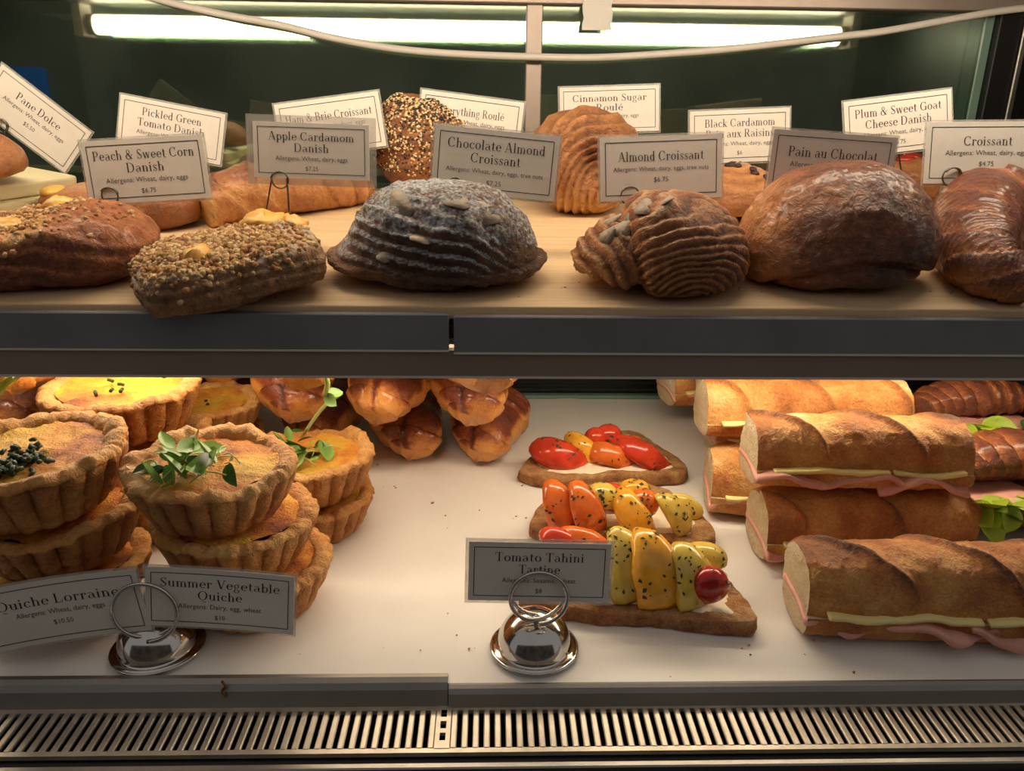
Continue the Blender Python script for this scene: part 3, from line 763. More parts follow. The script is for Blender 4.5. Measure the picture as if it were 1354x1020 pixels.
# ================================================================== lower deck food
simple('m_chive', (40, 62, 34), .5, var=.3, vscale=300.)
simple('m_leaf', (128, 170, 74), .42, var=.3, vscale=60., sss=.1)
simple('m_leaf_dark', (66, 112, 48), .42, var=.3, vscale=60., sss=.1)
simple('m_leaf_lime', (172, 196, 60), .42, var=.25, vscale=60., sss=.1)
simple('m_stem', (186, 200, 120), .4, sss=.1)
simple('m_ham', (224, 160, 142), .4, var=.12, vscale=80., sss=.15)
simple('m_cheese', (242, 222, 146), .4, var=.06, vscale=40., sss=.1)
simple('m_cream', (240, 226, 196), .5, bump=.5, bscale=200., var=.06, vscale=60.)
simple('m_tom_red', (206, 66, 40), .16, var=.3, vscale=60., sss=.15)
simple('m_tom_dark', (170, 36, 30), .16, var=.3, vscale=60., sss=.15)
simple('m_tom_orange', (222, 112, 46), .16, var=.25, vscale=60., sss=.15)
simple('m_tom_gold', (230, 166, 52), .16, var=.2, vscale=60., sss=.15)
simple('m_tom_yellow', (216, 186, 84), .16, var=.2, vscale=60., sss=.15)
simple('m_herb', (50, 58, 30), .6, var=.4, vscale=300.)
def leaf_mesh(name, mat, l=.012, w=.006, curl=.35):
    V = []; F = []; n = 7
    for i in range(n):
        t = i / (n - 1); ww = w * math.sin(math.pi * min(1, t * .93 + .07)) ** .8 + .0002; z = curl * l * (t * t) * .6
        V += [(-ww / 2, l * t, z + ww * .25), (0, l * t, z), (ww / 2, l * t, z + ww * .25)]
    for i in range(n - 1): F += [(3 * i, 3 * i + 1, 3 * i + 4, 3 * i + 3), (3 * i + 1, 3 * i + 2, 3 * i + 5, 3 * i + 4)]
    me = bpy.data.meshes.new(name); me.from_pydata(V, [], F); me.polygons.foreach_set('use_smooth', [True] * len(F)); me.materials.append(MATS[mat]); return me
LEAF = [leaf_mesh('leaf', m, l, w, c) for m, l, w, c in (('m_leaf', .013, .008, .4), ('m_leaf_dark', .011, .006, -.3), ('m_leaf', .010, .006, .7), ('m_leaf_lime', .016, .010, .2))]
def sprigs(e, bv, cx, cy, n, spread, rn, kinds=(0, 1, 2), scale=1., zup=.003):
    """tangled small leaves and pale stems dropped on a surface"""
    for i in range(n):
        x, y = cx + rn.gauss(0, spread), cy + rn.gauss(0, spread * .7); q = stick(bv, x, y)
        if not q[0]: continue
        z = q[0] + Vector((0, 0, zup + rn.uniform(0, .008)))
        o = inst('leaf', LEAF[rn.choice(kinds)], e, z, (rn.uniform(-.7, .7), rn.uniform(-.8, .8), rn.uniform(0, 6.28))); s = rn.uniform(.8, 1.4) * scale; o.scale = (s, s, s)
    for i in range(max(2, n // 4)):
        x, y = cx + rn.gauss(0, spread), cy + rn.gauss(0, spread * .6); q = stick(bv, x, y)
        if not q[0]: continue
        a = rn.uniform(0, 6.28); l = rn.uniform(.008, .014) * scale; d = Vector((math.cos(a), math.sin(a), 0)) * l
        V, F = tube(spline([q[0] + Vector((0, 0, .002)), q[0] + d * .6 + Vector((0, 0, .008)), q[0] + d * 1.3 + Vector((0, 0, .004))], 5), .0005, 6); mobj('stem', V, F, 'm_stem', e)
def make_quiche_mesh(seed, Rt=.0545, Rb=.040, H=.0365, flutes=22):
    nth = 264; th = np.linspace(0, 2 * math.pi, nth, endpoint=False)
    prof = [(0, Rb * .0, 0, 0), (0, Rb * .9, 0, 0)]          # tag, r, z, flute weight
    for k in range(15):
        t = k / 14; prof.append((1, Rb + (Rt - Rb) * t ** .85, .001 + H * .88 * t, min(1, .25 + 2 * t) * (1 if t < .9 else .7)))
    for t, r, z in ((0, Rt + .0012, H * .93), (0, Rt + .0006, H * .98), (0, Rt - .003, H * 1.03), (0, Rt - .007, H * 1.02), (0, Rt - .010, H * .97), (0, Rt - .012, H * .90), (0, Rt - .013, H * .82)):
        prof.append((2, r, z, .25))
    P = []; info = []
    wob = fbm(np.stack([np.cos(th) * 1.6, np.sin(th) * 1.6, np.full(nth, seed * 3.7)], -1), 1., 3, seed)
    wob2 = fbm(np.stack([np.cos(th) * 4, np.sin(th) * 4, np.full(nth, seed * 1.3)], -1), 1., 3, seed + 50)
    fl = np.abs(np.sin(flutes * th / 2 + .4 * wob2)) ** .55
    for (tg, r, z, fw) in prof:
        tt = z / H
        rr = r * (1 + .035 * wob * tt) + fw * .0046 * (fl - .6)
        zz = z + (.0050 * wob + .0042 * wob2) * tt ** 3
        if tg == 2: rr = rr + .0030 * wob2
        P.append(np.stack([rr * np.cos(th), rr * np.sin(th), zz + 0 * th], -1)); info.append(np.full(nth, tg))
    P = np.concatenate(P); F = gridfaces(len(prof), nth); info = np.concatenate(info)
    flv = np.tile(fl, len(prof))
    F, Nn = outward(P, F)
    P = P + Nn * (.0011 * fbm(P, 90, 3, seed + 3) + .0008 * ridg(P, 120, 2, seed + 9))[:, None]
    bake = .46 + .30 * (1 - flv) * (info == 1) - .16 * (info == 2) + .28 * fbm(P, 26, 3, seed + 7)
    rg = np.linspace(0, 1, 16); D = []; 
    # filling: disc with lumps
    nr, na = 16, 80; an = np.linspace(0, 2 * math.pi, na, endpoint=False)
    Q = np.array([[(Rt - .0115) * r * math.cos(a), (Rt - .0115) * r * math.sin(a), H * .90] for r in np.linspace(.01, 1, nr) for a in an])
    Q[:, 2] += .0035 * fbm(Q, 45, 4, seed + 20) + .0018 * ridg(Q, 70, 3, seed + 21) - .004 * (np.hypot(Q[:, 0], Q[:, 1]) / Rt) ** 4 * 0
    F2 = gridfaces(nr, na); F2.append(tuple(range(na))[::-1])
    b2 = .46 + .95 * fbm(Q, 38, 3, seed + 30)
    return P, F, bake, Q, [tuple(f) for f in F2], b2
QM = []
for sd in (1, 2, 3):
    P, F, bk, Q, F2, b2 = make_quiche_mesh(sd)
    o1 = addbake('crust', P, F, 'm_quiche', None, bk + .06, None, .0010); o2 = addbake('filling', Q, F2, 'm_filling', None, b2, None, .0013)
    QM.append((o1.data, o2.data, bvh_of(Q, F2))); bpy.data.objects.remove(o1); bpy.data.objects.remove(o2)
def quiche(x, y, z, k, rot, label, scale=1., lean=(0, 0), top=None, group='quiches stacked on the lower deck', herbs=0):
    e = empty('quiche', (x, y, z), (lean[0], lean[1], rot), label, 'quiche', group); e.scale = (scale,) * 3
    e.rotation_euler = (Euler((lean[0], lean[1], 0)).to_matrix() @ Matrix.Rotation(rot, 3, 'Z')).to_euler()
    inst('crust', QM[k][0], e); inst('filling', QM[k][1], e)
    if top == 'greens':
        rn = random.Random(int(x * 1000)); c = Matrix.Rotation(-rot, 2) @ Vector((-.010, -.016)); sprigs(e, QM[k][2], c.x, c.y, 40, .016, rn, scale=1.35)
    if herbs:
        rn = random.Random(int(x * 999) + 5); sp = []
        c = Matrix.Rotation(-rot, 2) @ Vector((.002, -.016))
        for i in range(herbs):
            q = stick(QM[k][2], c.x + rn.gauss(0, .011), c.y + rn.gauss(0, .007))
            if q[0]:
                a = rn.uniform(0, 6.28); V, F = tube([(-.0022, 0, 0), (0, 0, .0004), (.0022, 0, 0)], .0013, 6); o = mobj('chive', V, F, 'm_chive', e, loc=q[0] + Vector((0, 0, rn.uniform(.001, .005))), rot=(rn.uniform(-.6, .6), rn.uniform(-.6, .6), a))
    return e
HQ = .0385
p = PZ(300, 822, ZD); sx, sy = p.x, p.y + .022
quiche(sx + .014, sy + .004, ZD, 0, .4, 'bottom quiche of the stack behind the summer vegetable card')
quiche(sx + .006, sy + .002, ZD + HQ, 1, 1.9, 'middle quiche of the stack behind the summer vegetable card', lean=(.01, .02))
quiche(sx - .004, sy - .004, ZD + 2 * HQ + .003, 2, 3.0, 'quiche topped with a tangle of green shoots, top of the front stack', 1.0, (.03, .04), 'greens')
p = PZ(74, 822, ZD); lx, ly = p.x, p.y + .020
quiche(lx + .000, ly + .006, ZD, 1, 2.4, 'bottom quiche of the left stack behind the lorraine card')
quiche(lx + .002, ly + .004, ZD + HQ + .004, 2, .9, 'middle quiche of the left stack behind the lorraine card', lean=(.02, -.03))
quiche(lx - .004, ly, ZD + 2 * HQ + .008, 0, 1.2, 'quiche topped with chopped dark chives on the left stack', 1.08, (.08, -.03), None, herbs=120)
# stacks behind
p = PZ(188, 696, ZD); p.y += .008
for k, (q, rt, lb) in enumerate(((2, 0.2, 'bottom quiche of the rear stack behind the two front stacks'), (0, 2.2, 'middle quiche of the rear stack behind the two front stacks'))):
    quiche(p.x + .004 * k, p.y, ZD + k * (HQ + .004), q, rt, lb, 1.04)
quiche(p.x - .002, p.y, ZD + 2 * HQ * 1.04 + .009, 1, .3, 'bright yellow quiche with a little parsley on top of the rear stack', 1.10, (.02, .0), None, herbs=6)
p = PZ(408, 735, ZD); p.y += .018
quiche(p.x - .006, p.y + .03, ZD, 1, 1., 'lower quiche behind the right of the summer vegetable stack', .95)
quiche(p.x - .004, p.y + .03, ZD + HQ * .95, 2, 4.1, 'small quiche with a sprig peeking out right of the summer vegetable stack', .95, (0, 0), 'greens')
p = Vector((-.280, .716, ZD))
quiche(p.x, p.y + .01, ZD, 0, 3.1, 'lower quiche of the short stack in front of the stuffed croissants', .95)
quiche(p.x, p.y + .01, ZD + HQ * .95, 1, 5.1, 'flat yellow quiche with two parsley bits in front of the stuffed croissants', .95, herbs=4)
# ------------------------------------------------------------------ stuffed croissants with pointed noses towards the viewer
def nose_mesh(seed):
    pts = [Vector((0, -.062, .018)), Vector((.002, -.045, .024)), Vector((0, -.015, .030)), Vector((-.002, .020, .031)), Vector((0, .055, .022))]
    P, F, lay, ang, tv = sweep(pts, [.013, .027, .037, .037, .018], 110, 56, 2.6, .13, 1.1, seed=seed, fine=.0015, squash=.80)
    P[:, 0] += .004 * np.sin(P[:, 1] * 50 + seed)
    fold = np.exp(-((P[:, 0] - .010 - .2 * P[:, 1] - .01 * fbm(P, 20, 2, seed + 9)) / .003) ** 2) * (P[:, 1] < -.02)
    P[:, 2] -= .003 * fold; P[:, 2] = np.maximum(P[:, 2], 0)
    top = sstep(-.05, .45, np.sin(ang) + .55 * fbm(P, 24, 3, seed + 4)) * sstep(-.064, -.046, P[:, 1] + .014 * fbm(P, 30, 2, seed + 2))
    bake = .20 + .52 * top + .12 * fbm(P, 40, 3, seed + 1) + .22 * (lay - .5) + .3 * fold
    o = addbake('dough', P, F, 'm_stuffed', None, bake); me = o.data; bpy.data.objects.remove(o); return me, bvh_of(P, F)
NM = [nose_mesh(s) for s in (11, 12, 13)]
def stuffed(px, py, lvl, k, yaw, label, sc=1., lift=None):
    z = ZD + lvl * .060 if lift is None else ZD + lift
    q = PZ(px, py, z); e = empty('stuffed_croissant', (q.x, q.y + .058 * sc, z), (0, 0, R(yaw)), label, 'croissant', 'stuffed croissants heaped at the back left'); e.scale = (sc,) * 3
    inst('dough', NM[k][0], e); return e
s_ = [(536, 616, 0, 0, 6, 'dark glossy stuffed croissant lying on the paper, second from the right'),
      (652, 620, 0, 1, -14, 'golden stuffed croissant lying on the paper at the right end of the heap'),
      (509, 570, 1, 2, -4, 'stuffed croissant resting on the dark glossy one'),
      (626, 572, 1, 0, -4, 'stuffed croissant resting on the rightmost golden one'),
      (634, 531, 2, 1, 8, 'topmost dark croissant at the right end of the heap'),
      (420, 606, 0, 1, -12, 'golden stuffed croissant lying low behind the summer vegetable stack'),
      (378, 568, 1, 0, 6, 'stuffed croissant with dark top beside the long green shoot'),
      (402, 526, 2, 2, 0, 'stuffed croissant under the upright green shoot'),
      (520, 499, 2, 0, 0, 'croissant tip peeking from under the shelf rail', .8),
      (288, 517, 1, 2, 4, 'dark shiny croissant behind the flat yellow quiche'),
      (286, 578, 0, 0, 4, 'croissant at the bottom of the heap behind the flat yellow quiche'),
      (-14, 541, 2, 1, 0, 'stuffed croissant at the far left with a long green shoot'),
      (10, 588, 1, 0, 0, 'stuffed croissant under the one with the long shoot at the far left'),
      (205, 487, 2, 2, 0, 'stuffed croissant just under the rail behind the bright yellow quiche'),
      (160, 548, 1, 1, 0, 'stuffed croissant hidden low behind the bright yellow quiche'),
      (10, 640, 0, 2, 0, 'stuffed croissant on the paper behind the left quiches'),
      (142, 606, 0, 0, 0, 'stuffed croissant on the paper behind the rear quiche stack')]
ST = [stuffed(*a) for a in s_]
def shoot(e, pts, w0, mat='m_stem'):
    V, F = tube(spline([Vector(q) for q in pts], 8), [w0] * (len(pts) * 8 - 7), 8); return mobj('shoot', V, F, mat, e)
e = ST[6]; inv = lambda v: (v - e.location)
def world_shoot(e, pix, Y, w0, leaves=3, mat='m_stem'):
    M_ = e.matrix_basis.inverted(); P = [M_ @ PY(x, y, yy) for (x, y), yy in zip(pix, Y)]
    shoot(e, P, w0, mat); rn = random.Random(int(pix[0][0]))
    for i in range(leaves):
        o = inst('leaf', LEAF[rn.choice((0, 0, 3))], e, P[-1], (rn.uniform(-1, 1), rn.uniform(-1, 1), rn.uniform(0, 6))); o.scale = (1.2,) * 3
world_shoot(ST[6], [(452, 520), (430, 536), (414, 556), (404, 572)], [.655, .655, .655, .655], .0017)
world_shoot(ST[7], [(430, 496), (433, 508), (430, 522)], [.588, .588, .588], .0022, 3)
world_shoot(ST[11], [(-4, 520), (14, 502), (38, 488)], [.562, .562, .562], .003, 1, 'm_leaf_lime')
# ------------------------------------------------------------------ baguette sandwiches
def half_loaf(Lx, w, h, top, seed):
    """half baguette: crust sweep along x, flat cut side; returns crust and the two cut ends"""
    nt, nc = 230, 72; xs = np.linspace(-Lx / 2, Lx / 2, nt)
    if top: an = np.linspace(-.12, math.pi + .12, nc)
    else: an = np.linspace(math.pi - .12, 2 * math.pi + .12, nc)
    e = .78
    cy = np.sign(np.cos(an)) * np.abs(np.cos(an)) ** e * w; cz = np.sign(np.sin(an)) * np.abs(np.sin(an)) ** e * h
    xx, ii = np.meshgrid(xs, np.arange(nc), indexing='ij')
    end = 1 - .10 * np.abs(2 * xx / Lx) ** 6
    P = np.stack([xx, cy[ii] * end, cz[ii] * end], -1).reshape(-1, 3); F = gridfaces(nt, nc, False)
    aa = an[ii].ravel()
    q = (P[:, 0] + 1.25 * P[:, 1] + .004 * fbm(P, 40, 2, seed)) / .074 + .35 * seed
    f = q - np.floor(q)
    ear = np.exp(-((f - .5) / .06) ** 2); gash = sstep(.50, .56, f) * (1 - sstep(.80, .99, f))
    up = np.clip(np.sin(aa), 0, 1) ** .7 if top else np.zeros(len(P))
    Nn = normals(P, F)
    if ((P * [0, 1, 1]) * Nn).sum() < 0: Nn = -Nn; F = [g[::-1] for g in F]
    P = P + Nn * ((.0044 * ear - .0026 * gash) * up + .0012 * fbm(P, 50, 4, seed + 2) + .0007 * ridg(P, 130, 2, seed + 3))[:, None]
    bake = (.66 if seed in (1, 41) else .50) + .40 * ear * up - .14 * gash * up + .42 * fbm(P, 26, 4, seed + 5) + (.0 if top else -.06)
    dust = up * (.16 + .30 * fbm(P, 34, 3, seed + 6)) * (1 - gash)
    # flat cut side and end faces (crumb)
    mb = MB()
    lo, hi = 0, nc - 1
    V = [tuple(P[i * nc + lo]) for i in range(nt)] + [tuple(P[i * nc + hi]) for i in range(nt)]
    mb.add(V, [(i, i + 1, nt + i + 1, nt + i) if top else (i, nt + i, nt + i + 1, i + 1) for i in range(nt - 1)])
    ends = []
    for i0, sgn in ((0, -1), (nt - 1, 1)):
        ring = P[i0 * nc:(i0 + 1) * nc]; c = ring.mean(0); k = 8; V = []; 
        for j in range(k + 1):
            t = j / k; r = c + (ring - c) * (1 - t) ; r = r.copy(); r[:, 0] += sgn * .0012 * math.sin(t * 1.57) ; V.append(r)
        V = np.concatenate(V); n0 = len(V)
        V[:, 0] += .0007 * fbm(V, 260, 3, seed + 8) * 1.
        ends.append((V, gridfaces(k + 1, nc, True)))
    return (P, F, bake, dust), mb, ends
def sheet(mat, x0, x1, y0, y1, z, seed, name, parent, th=.0016, wave=.002, drop=.0):
    n, m = 60, 14; xs = np.linspace(x0, x1, n); u = np.linspace(0, 1, m)
    G = np.array([[x, 0, 0] for x in xs for _ in u]); t = np.tile(u, n)
    edge = wave * fbm(np.stack([G[:, 0] * 40, np.full(len(G), seed * 2.1), 0 * t], -1), 1, 3, seed)
    G[:, 1] = y0 + (y1 - y0) * t + edge * (1 - t) * 2
    G[:, 2] = z + wave * .6 * fbm(np.stack([G[:, 0] * 60, t * 2, np.full(len(G), seed)], -1), 1, 2, seed + 1) * (1 - t) - drop * (1 - t) ** 3 * (1 + .6 * np.sin(G[:, 0] * 90 + seed))
    o = mobj(name, G, gridfaces(n, m, False), mat, parent); md = o.modifiers.new('s', 'SOLIDIFY'); md.thickness = th
    return o
LM = {}
def loaf_parts(key, Lx, w, h1, h2, seed):
    if key in LM: return LM[key]
    out = []
    for top, h in ((True, h1), (False, h2)):
        (P, F, bake, dust), mb, ends = half_loaf(Lx, w, h, top, seed + (0 if top else 40))
        o = addbake('crust', P, F, 'm_baguette', None, bake, dust); me = o.data; bpy.data.objects.remove(o)
        V = list(mb.V); F2 = list(mb.F); Vn = np.array(V)
        for (EV, EF) in ends:
            k = len(Vn); Vn = np.vstack([Vn, EV]); F2 += [tuple(i + k for i in f) for f in EF]
        c = addbake('crumb', Vn, F2, 'm_crumb', None, .3 + .5 * fbm(Vn, 120, 3, seed)); me2 = c.data; bpy.data.objects.remove(c)
        out.append((me, me2))
    LM[key] = out; return out
def sandwich(px, py, z, yaw, Lx, w, h1, h2, seed, label, roll=0., gap=.006, pitch=0., ham=True, right=False):
    """px,py = left front bottom corner of the sandwich"""
    q = PZ(px, py, z); d = Vector((math.cos(R(yaw)), math.sin(R(yaw)), 0)); nrm = Vector((-d.y, d.x, 0))
    c = q + d * (Lx / 2) + nrm * w
    e = empty('baguette_sandwich', (c.x, c.y, z), (0, 0, 0), label, 'sandwich', 'baguette sandwiches stacked at the right')
    e.rotation_euler = (Matrix.Rotation(R(yaw), 3, 'Z') @ Matrix.Rotation(R(pitch), 3, 'Y') @ Matrix.Rotation(R(roll), 3, 'X')).to_euler()
    (t1, t2), (b1, b2) = loaf_parts((seed, Lx), Lx, w, h1, h2, seed)
    bt = inst('bottom_half', b1, e, (0, 0, h2)); inst('crumb', b2, bt)
    tp = inst('top_half', t1, e, (0, .002, h2 + gap)); inst('crumb', t2, tp)
    if ham:
        sheet('m_ham', -Lx / 2 - .002, Lx * .16, -w - .003, w * .8, h2 + gap * .40, seed, 'ham_slice', e, .0030, .0055, .008)
        sheet('m_ham', Lx * .06, Lx / 2 - .004, -w - .002, w * .8, h2 + gap * .34, seed + 3, 'ham_slice', e, .0030, .0055, .011)
    sheet('m_cheese', -Lx / 2 + .012, Lx * .10, -w - .0035, w * .7, h2 + gap * .80, seed + 5, 'cheese_slice', e, .0026, .0022, .002)
    sheet('m_cheese', Lx * .12, Lx / 2 - .008, -w - .0030, w * .7, h2 + gap * .80, seed + 6, 'cheese_slice', e, .0026, .0022, .003)
    return e
sandwich(1064, 858, ZD, -3, .190, .029, .033, .019, 1, 'dark-crusted ham and cheese baguette sandwich nearest the front', gap=.009)
sandwich(1012, 756, ZD, 1, .170, .028, .031, .019, 2, 'ham baguette sandwich on the paper behind the front one', gap=.007)
sandwich(938, 690, ZD, -8, .150, .029, .031, .019, 3, 'baguette sandwich at the bottom of the stack with ham hanging out', gap=.007)
sandwich(1000, 656, ZD + .0615, -3, .166, .029, .034, .014, 4, 'golden baguette sandwich with yellow cheese on top of the stack', gap=.006, roll=-6)
sandwich(935, 588, ZD + .0615, -1, .186, .029, .034, .013, 5, 'baguette sandwich lying on the pile behind the golden one', gap=.006, ham=False, roll=-4)
sandwich(945, 612, ZD, 0, .170, .028, .031, .019, 7, 'baguette sandwich low at the back of the pile', gap=.006)
sandwich(936, 538, ZD + .0615, 0, .185, .030, .033, .019, 6, 'pale baguette sandwich at the back just under the rail', gap=.006)
sandwich(893, 545, ZD + .030, 14, .10, .026, .030, .016, 8, 'end of a baguette sandwich farthest back against the door track', gap=.006)
# ------------------------------------------------------------------ croissant sandwiches with greens at the right edge
def crsand(px, py, z, sc, label, seed, greens, yaw=0):
    q = PZ(px, py, z); e = empty('croissant_sandwich', (q.x + .07 * sc, q.y + .03, z), (0, 0, R(yaw)), label, 'sandwich', 'croissant sandwiches at the right edge'); e.scale = (sc,) * 3
    pts = [Vector((-.075, -.012, .014)), Vector((-.045, 0, .020)), Vector((0, .006, .022)), Vector((.045, 0, .020)), Vector((.075, -.012, .014))]
    P, F, lay, ang, tv = sweep(pts, [.016, .026, .032, .026, .012], 130, 56, 5.5, .13, .3, seed=seed, fine=.0012, squash=.68)
    P[:, 2] = np.maximum(P[:, 2], 0); b = .72 - .45 * (1 - lay) ** 1.5 + .2 * fbm(P, 40, 3, seed)
    addbake('bottom_half', P, F, 'm_croissant', e, b)
    top = addbake('top_half', P, F, 'm_croissant', e, b); top.location = (0, .008, .040); top.rotation_euler = (R(-6), 0, 0)
    sheet('m_ham', -.06, .05, -.034, .02, .0405, seed, 'ham_slice', e, .0024, .003, .004)
    rn = random.Random(seed); bv = bvh_of(P, F)
    for i in range(greens):
        x, y = rn.uniform(-.07, .06), -.040 + rn.gauss(0, .006)
        o = inst('leaf', LEAF[rn.choice((0, 1, 3, 3))], e, (x, y, .042 + rn.uniform(-.004, .010)), (rn.uniform(-.9, .5), rn.uniform(-.8, .8), rn.uniform(2.2, 4.1))); s = rn.uniform(1.3, 2.3); o.scale = (s, s, s)
    for i in range(4):
        x = rn.uniform(-.05, .04); V, F = tube(spline([(x, -.026, .042), (x + .008, -.038, .043), (x + .014 * rn.choice((-1, 1)), -.044, .030)], 6), .0013, 7); mobj('stalk', V, F, 'm_leaf_lime', e)
    return e
crsand(1262, 718, ZD, 1.0, 'dark croissant sandwich with bright lettuce hanging out, nearer the front', 201, 50)
crsand(1226, 612, ZD + .02, .88, 'croissant sandwich with dark greens farther back under the rail', 202, 40, 4)
# ------------------------------------------------------------------ tomato tartines
def ellip(name, e, pos, ax, rot, mat, half=False, seed=0):
    D, F = sgrid(28, 16); P = sup(D, *ax, 2.2)
    if half: P[:, 2] = np.maximum(P[:, 2], -.12 * ax[2])
    P += (.03 * ax[2] * fbm(P, 90, 2, seed))[:, None]
    return mobj(name, P, F, mat, e, loc=pos, rot=tuple(R(a) for a in rot))
def wedge(name, e, pos, r, thick, rot, mat, seed=0):
    """tomato wedge: a fat curved crescent with skin outside"""
    n, m = 22, 12; P = []
    for i in range(n):
        t = i / (n - 1); a = math.pi * (t - .5) * .86; s = math.cos(math.pi * (t - .5) * .98) ** .55 + .02
        c = Vector((r * math.sin(a), 0, r * math.cos(a) * .8)); out = Vector((math.sin(a), 0, math.cos(a)))
        for k in range(m):
            b = 2 * math.pi * k / m; u = math.cos(b); v = math.sin(b)
            P.append(c + out * (thick * .55 * s * u) + Vector((0, thick * s * v * (1.0 if u > 0 else .8), 0)))
    P = np.array([tuple(q) for q in P]); P[:, 2] -= r * .5; P += (.10 * thick * fbm(P, 70, 2, seed + 60))[:, None]
    F = gridfaces(n, m); F += [tuple(range(m))[::-1], tuple((n - 1) * m + k for k in range(m))]
    F, _ = outward(P, F)
    return mobj(name, P, F, mat, e, loc=pos, rot=tuple(R(a) for a in rot))
def tartine(cpx, outline, z, th, label, pieces, seed, herbs=170):
    """outline = pixel polygon of the top face; th = bread thickness"""
    pts = [PZ(x, y, z + th) for x, y in outline]; c = sum(pts, Vector()) / len(pts)
    e = empty('tomato_tartine', (c.x, c.y, z), (0, 0, 0), label, 'tartine', 'tomato tartines in a row')
    loop = [q - c for q in pts]; ring = []
    S = spline(loop + [loop[0]], 10)[:-1]; n = len(S)
    A = np.array([(s.x, s.y) for s in S]); nz = fbm(np.c_[A, np.zeros(n)], 120, 3, seed) * .0012
    A = A * (1 + (nz / np.linalg.norm(A, axis=1))[:, None])
    V = []; lev = [(0, .96), (.0012, 1.), (th * .35, 1.012), (th * .7, 1.005), (th - .0005, 1.0), (th, .985)]
    for zz, s in lev: V += [(x * s, y * s, zz) for x, y in A]
    for s in (.8, .6, .4, .2): V += [(x * s, y * s, th + .0004 * math.sin(i)) for i, (x, y) in enumerate(A)]
    V += [(0, 0, th)]; P = np.array(V); F = gridfaces(len(lev) + 4, n); k = len(P) - 1; b0 = (len(lev) + 3) * n
    F += [(b0 + i, b0 + (i + 1) % n, k) for i in range(n)]; F.append(tuple(range(n))[::-1])
    F, Nn = outward(P, F); P = P + Nn * (.0007 * fbm(P, 200, 3, seed + 1) + .0006 * ridg(P, 150, 2, seed + 2))[:, None]
    side = (P[:, 2] < th * .9); addbake('bread', P, F, 'm_rye', e, .36 + .18 * side + .3 * fbm(P, 80, 3, seed + 3), None, .0009)
    # creamy spread
    V = []; 
    for s, zz in ((.80, th + .0002), (.76, th + .0016), (.6, th + .0022), (.3, th + .0022), (.02, th + .0022)): V += [(x * s * (1 + .05 * math.sin(i * .7 + seed)), y * s * (1 + .05 * math.sin(i * .7 + seed)), zz) for i, (x, y) in enumerate(A)]
    Q = np.array(V); Q[:, 2] += .0007 * fbm(Q, 110, 3, seed + 5); Fq = gridfaces(5, n); Fq, _ = outward(Q, Fq); mobj('spread', Q, Fq, 'm_cream', e)
    allv = []; allf = []
    for i, pc in enumerate(pieces):
        kind, px, py, dz, size, rot, mat = pc
        w_ = PZ(px, py, z + th + dz); pos = w_ - Vector((c.x, c.y, z))
        if kind == 'e': o = ellip('tomato_half', e, pos + Vector((0, 0, .003)), tuple(q * 1.15 for q in size), rot, mat, True, i)
        else: o = wedge('tomato_wedge', e, pos + Vector((0, 0, .002)), size[0] * 1.5, size[1] * 1.55, rot, mat, i)
        Mo = Matrix.Translation(o.location) @ o.rotation_euler.to_matrix().to_4x4(); Mi = Mo.inverted()   # pieces rest on the bread, never through it
        for v in o.data.vertices:
            u = Mo @ v.co
            if u.z < th + .0008: u.z = th + .0008; v.co = Mi @ u
        M_ = Matrix.Translation(o.location) @ o.rotation_euler.to_matrix().to_4x4(); k = len(allv)
        allv += [M_ @ v.co for v in o.data.vertices]; allf += [tuple(j + k for j in p_.vertices) for p_ in o.data.polygons]
    bv = BVHTree.FromPolygons([tuple(v) for v in allv], allf); rn = random.Random(seed); mb = MB()
    ex = max(abs(A[:, 0])); ey = max(abs(A[:, 1]))
    for i in range(herbs * 3):
        x, y = rn.uniform(-ex, ex) * .92, rn.uniform(-ey, ey); o = Vector((x, y - .10, .12)); h = bv.ray_cast(o, (Vector((0, .1, -.12)) + Vector((0, 0, -.01))).normalized())
        if not h[0] or fbm([[h[0].x, h[0].y, h[0].z]], 60, 2, seed)[0] < -.05: continue
        qd = h[1].to_track_quat('Z', 'Y') @ Euler((0, 0, rn.uniform(0, 6))).to_quaternion(); s1 = rn.uniform(.0006, .0026); s2 = s1 * rn.uniform(.35, .8)
        cc = h[0] + h[1] * .0003
        mb.add([cc + qd @ Vector(v) for v in ((-s1, -s2 * .4, 0), (0, -s2, .0003), (s1, 0, 0), (0, s2, .0004))], [(0, 1, 2, 3)])
    if mb.V: tag(mb.build('herbs', 'm_herb', e), kind='stuff')
    return e
RD, DK, OR, GD, YL = 'm_tom_red', 'm_tom_dark', 'm_tom_orange', 'm_tom_gold', 'm_tom_yellow'
tartine((795, 610), [(686, 622), (712, 598), (770, 576), (836, 570), (868, 588), (902, 610), (900, 626), (820, 628), (740, 634)], ZD, .0125,
        'tartine farthest back with red tomato wedges and two cherry tomatoes', [
        ('w', 738, 606, .006, (.019, .0105), (62, 14, -16), RD), ('w', 772, 596, .010, (.015, .007), (58, 30, -28), GD), ('w', 806, 606, .006, (.017, .008), (62, 12, -10), OR),
        ('w', 848, 606, .006, (.022, .008), (58, 30, -12), RD), ('e', 787, 584, .016, (.010, .009, .010), (20, 0, 0), RD), ('e', 804, 582, .016, (.012, .010, .012), (14, 0, 0), RD), ('e', 835, 590, .010, (.010, .008, .007), (0, 0, 20), OR)], 301)
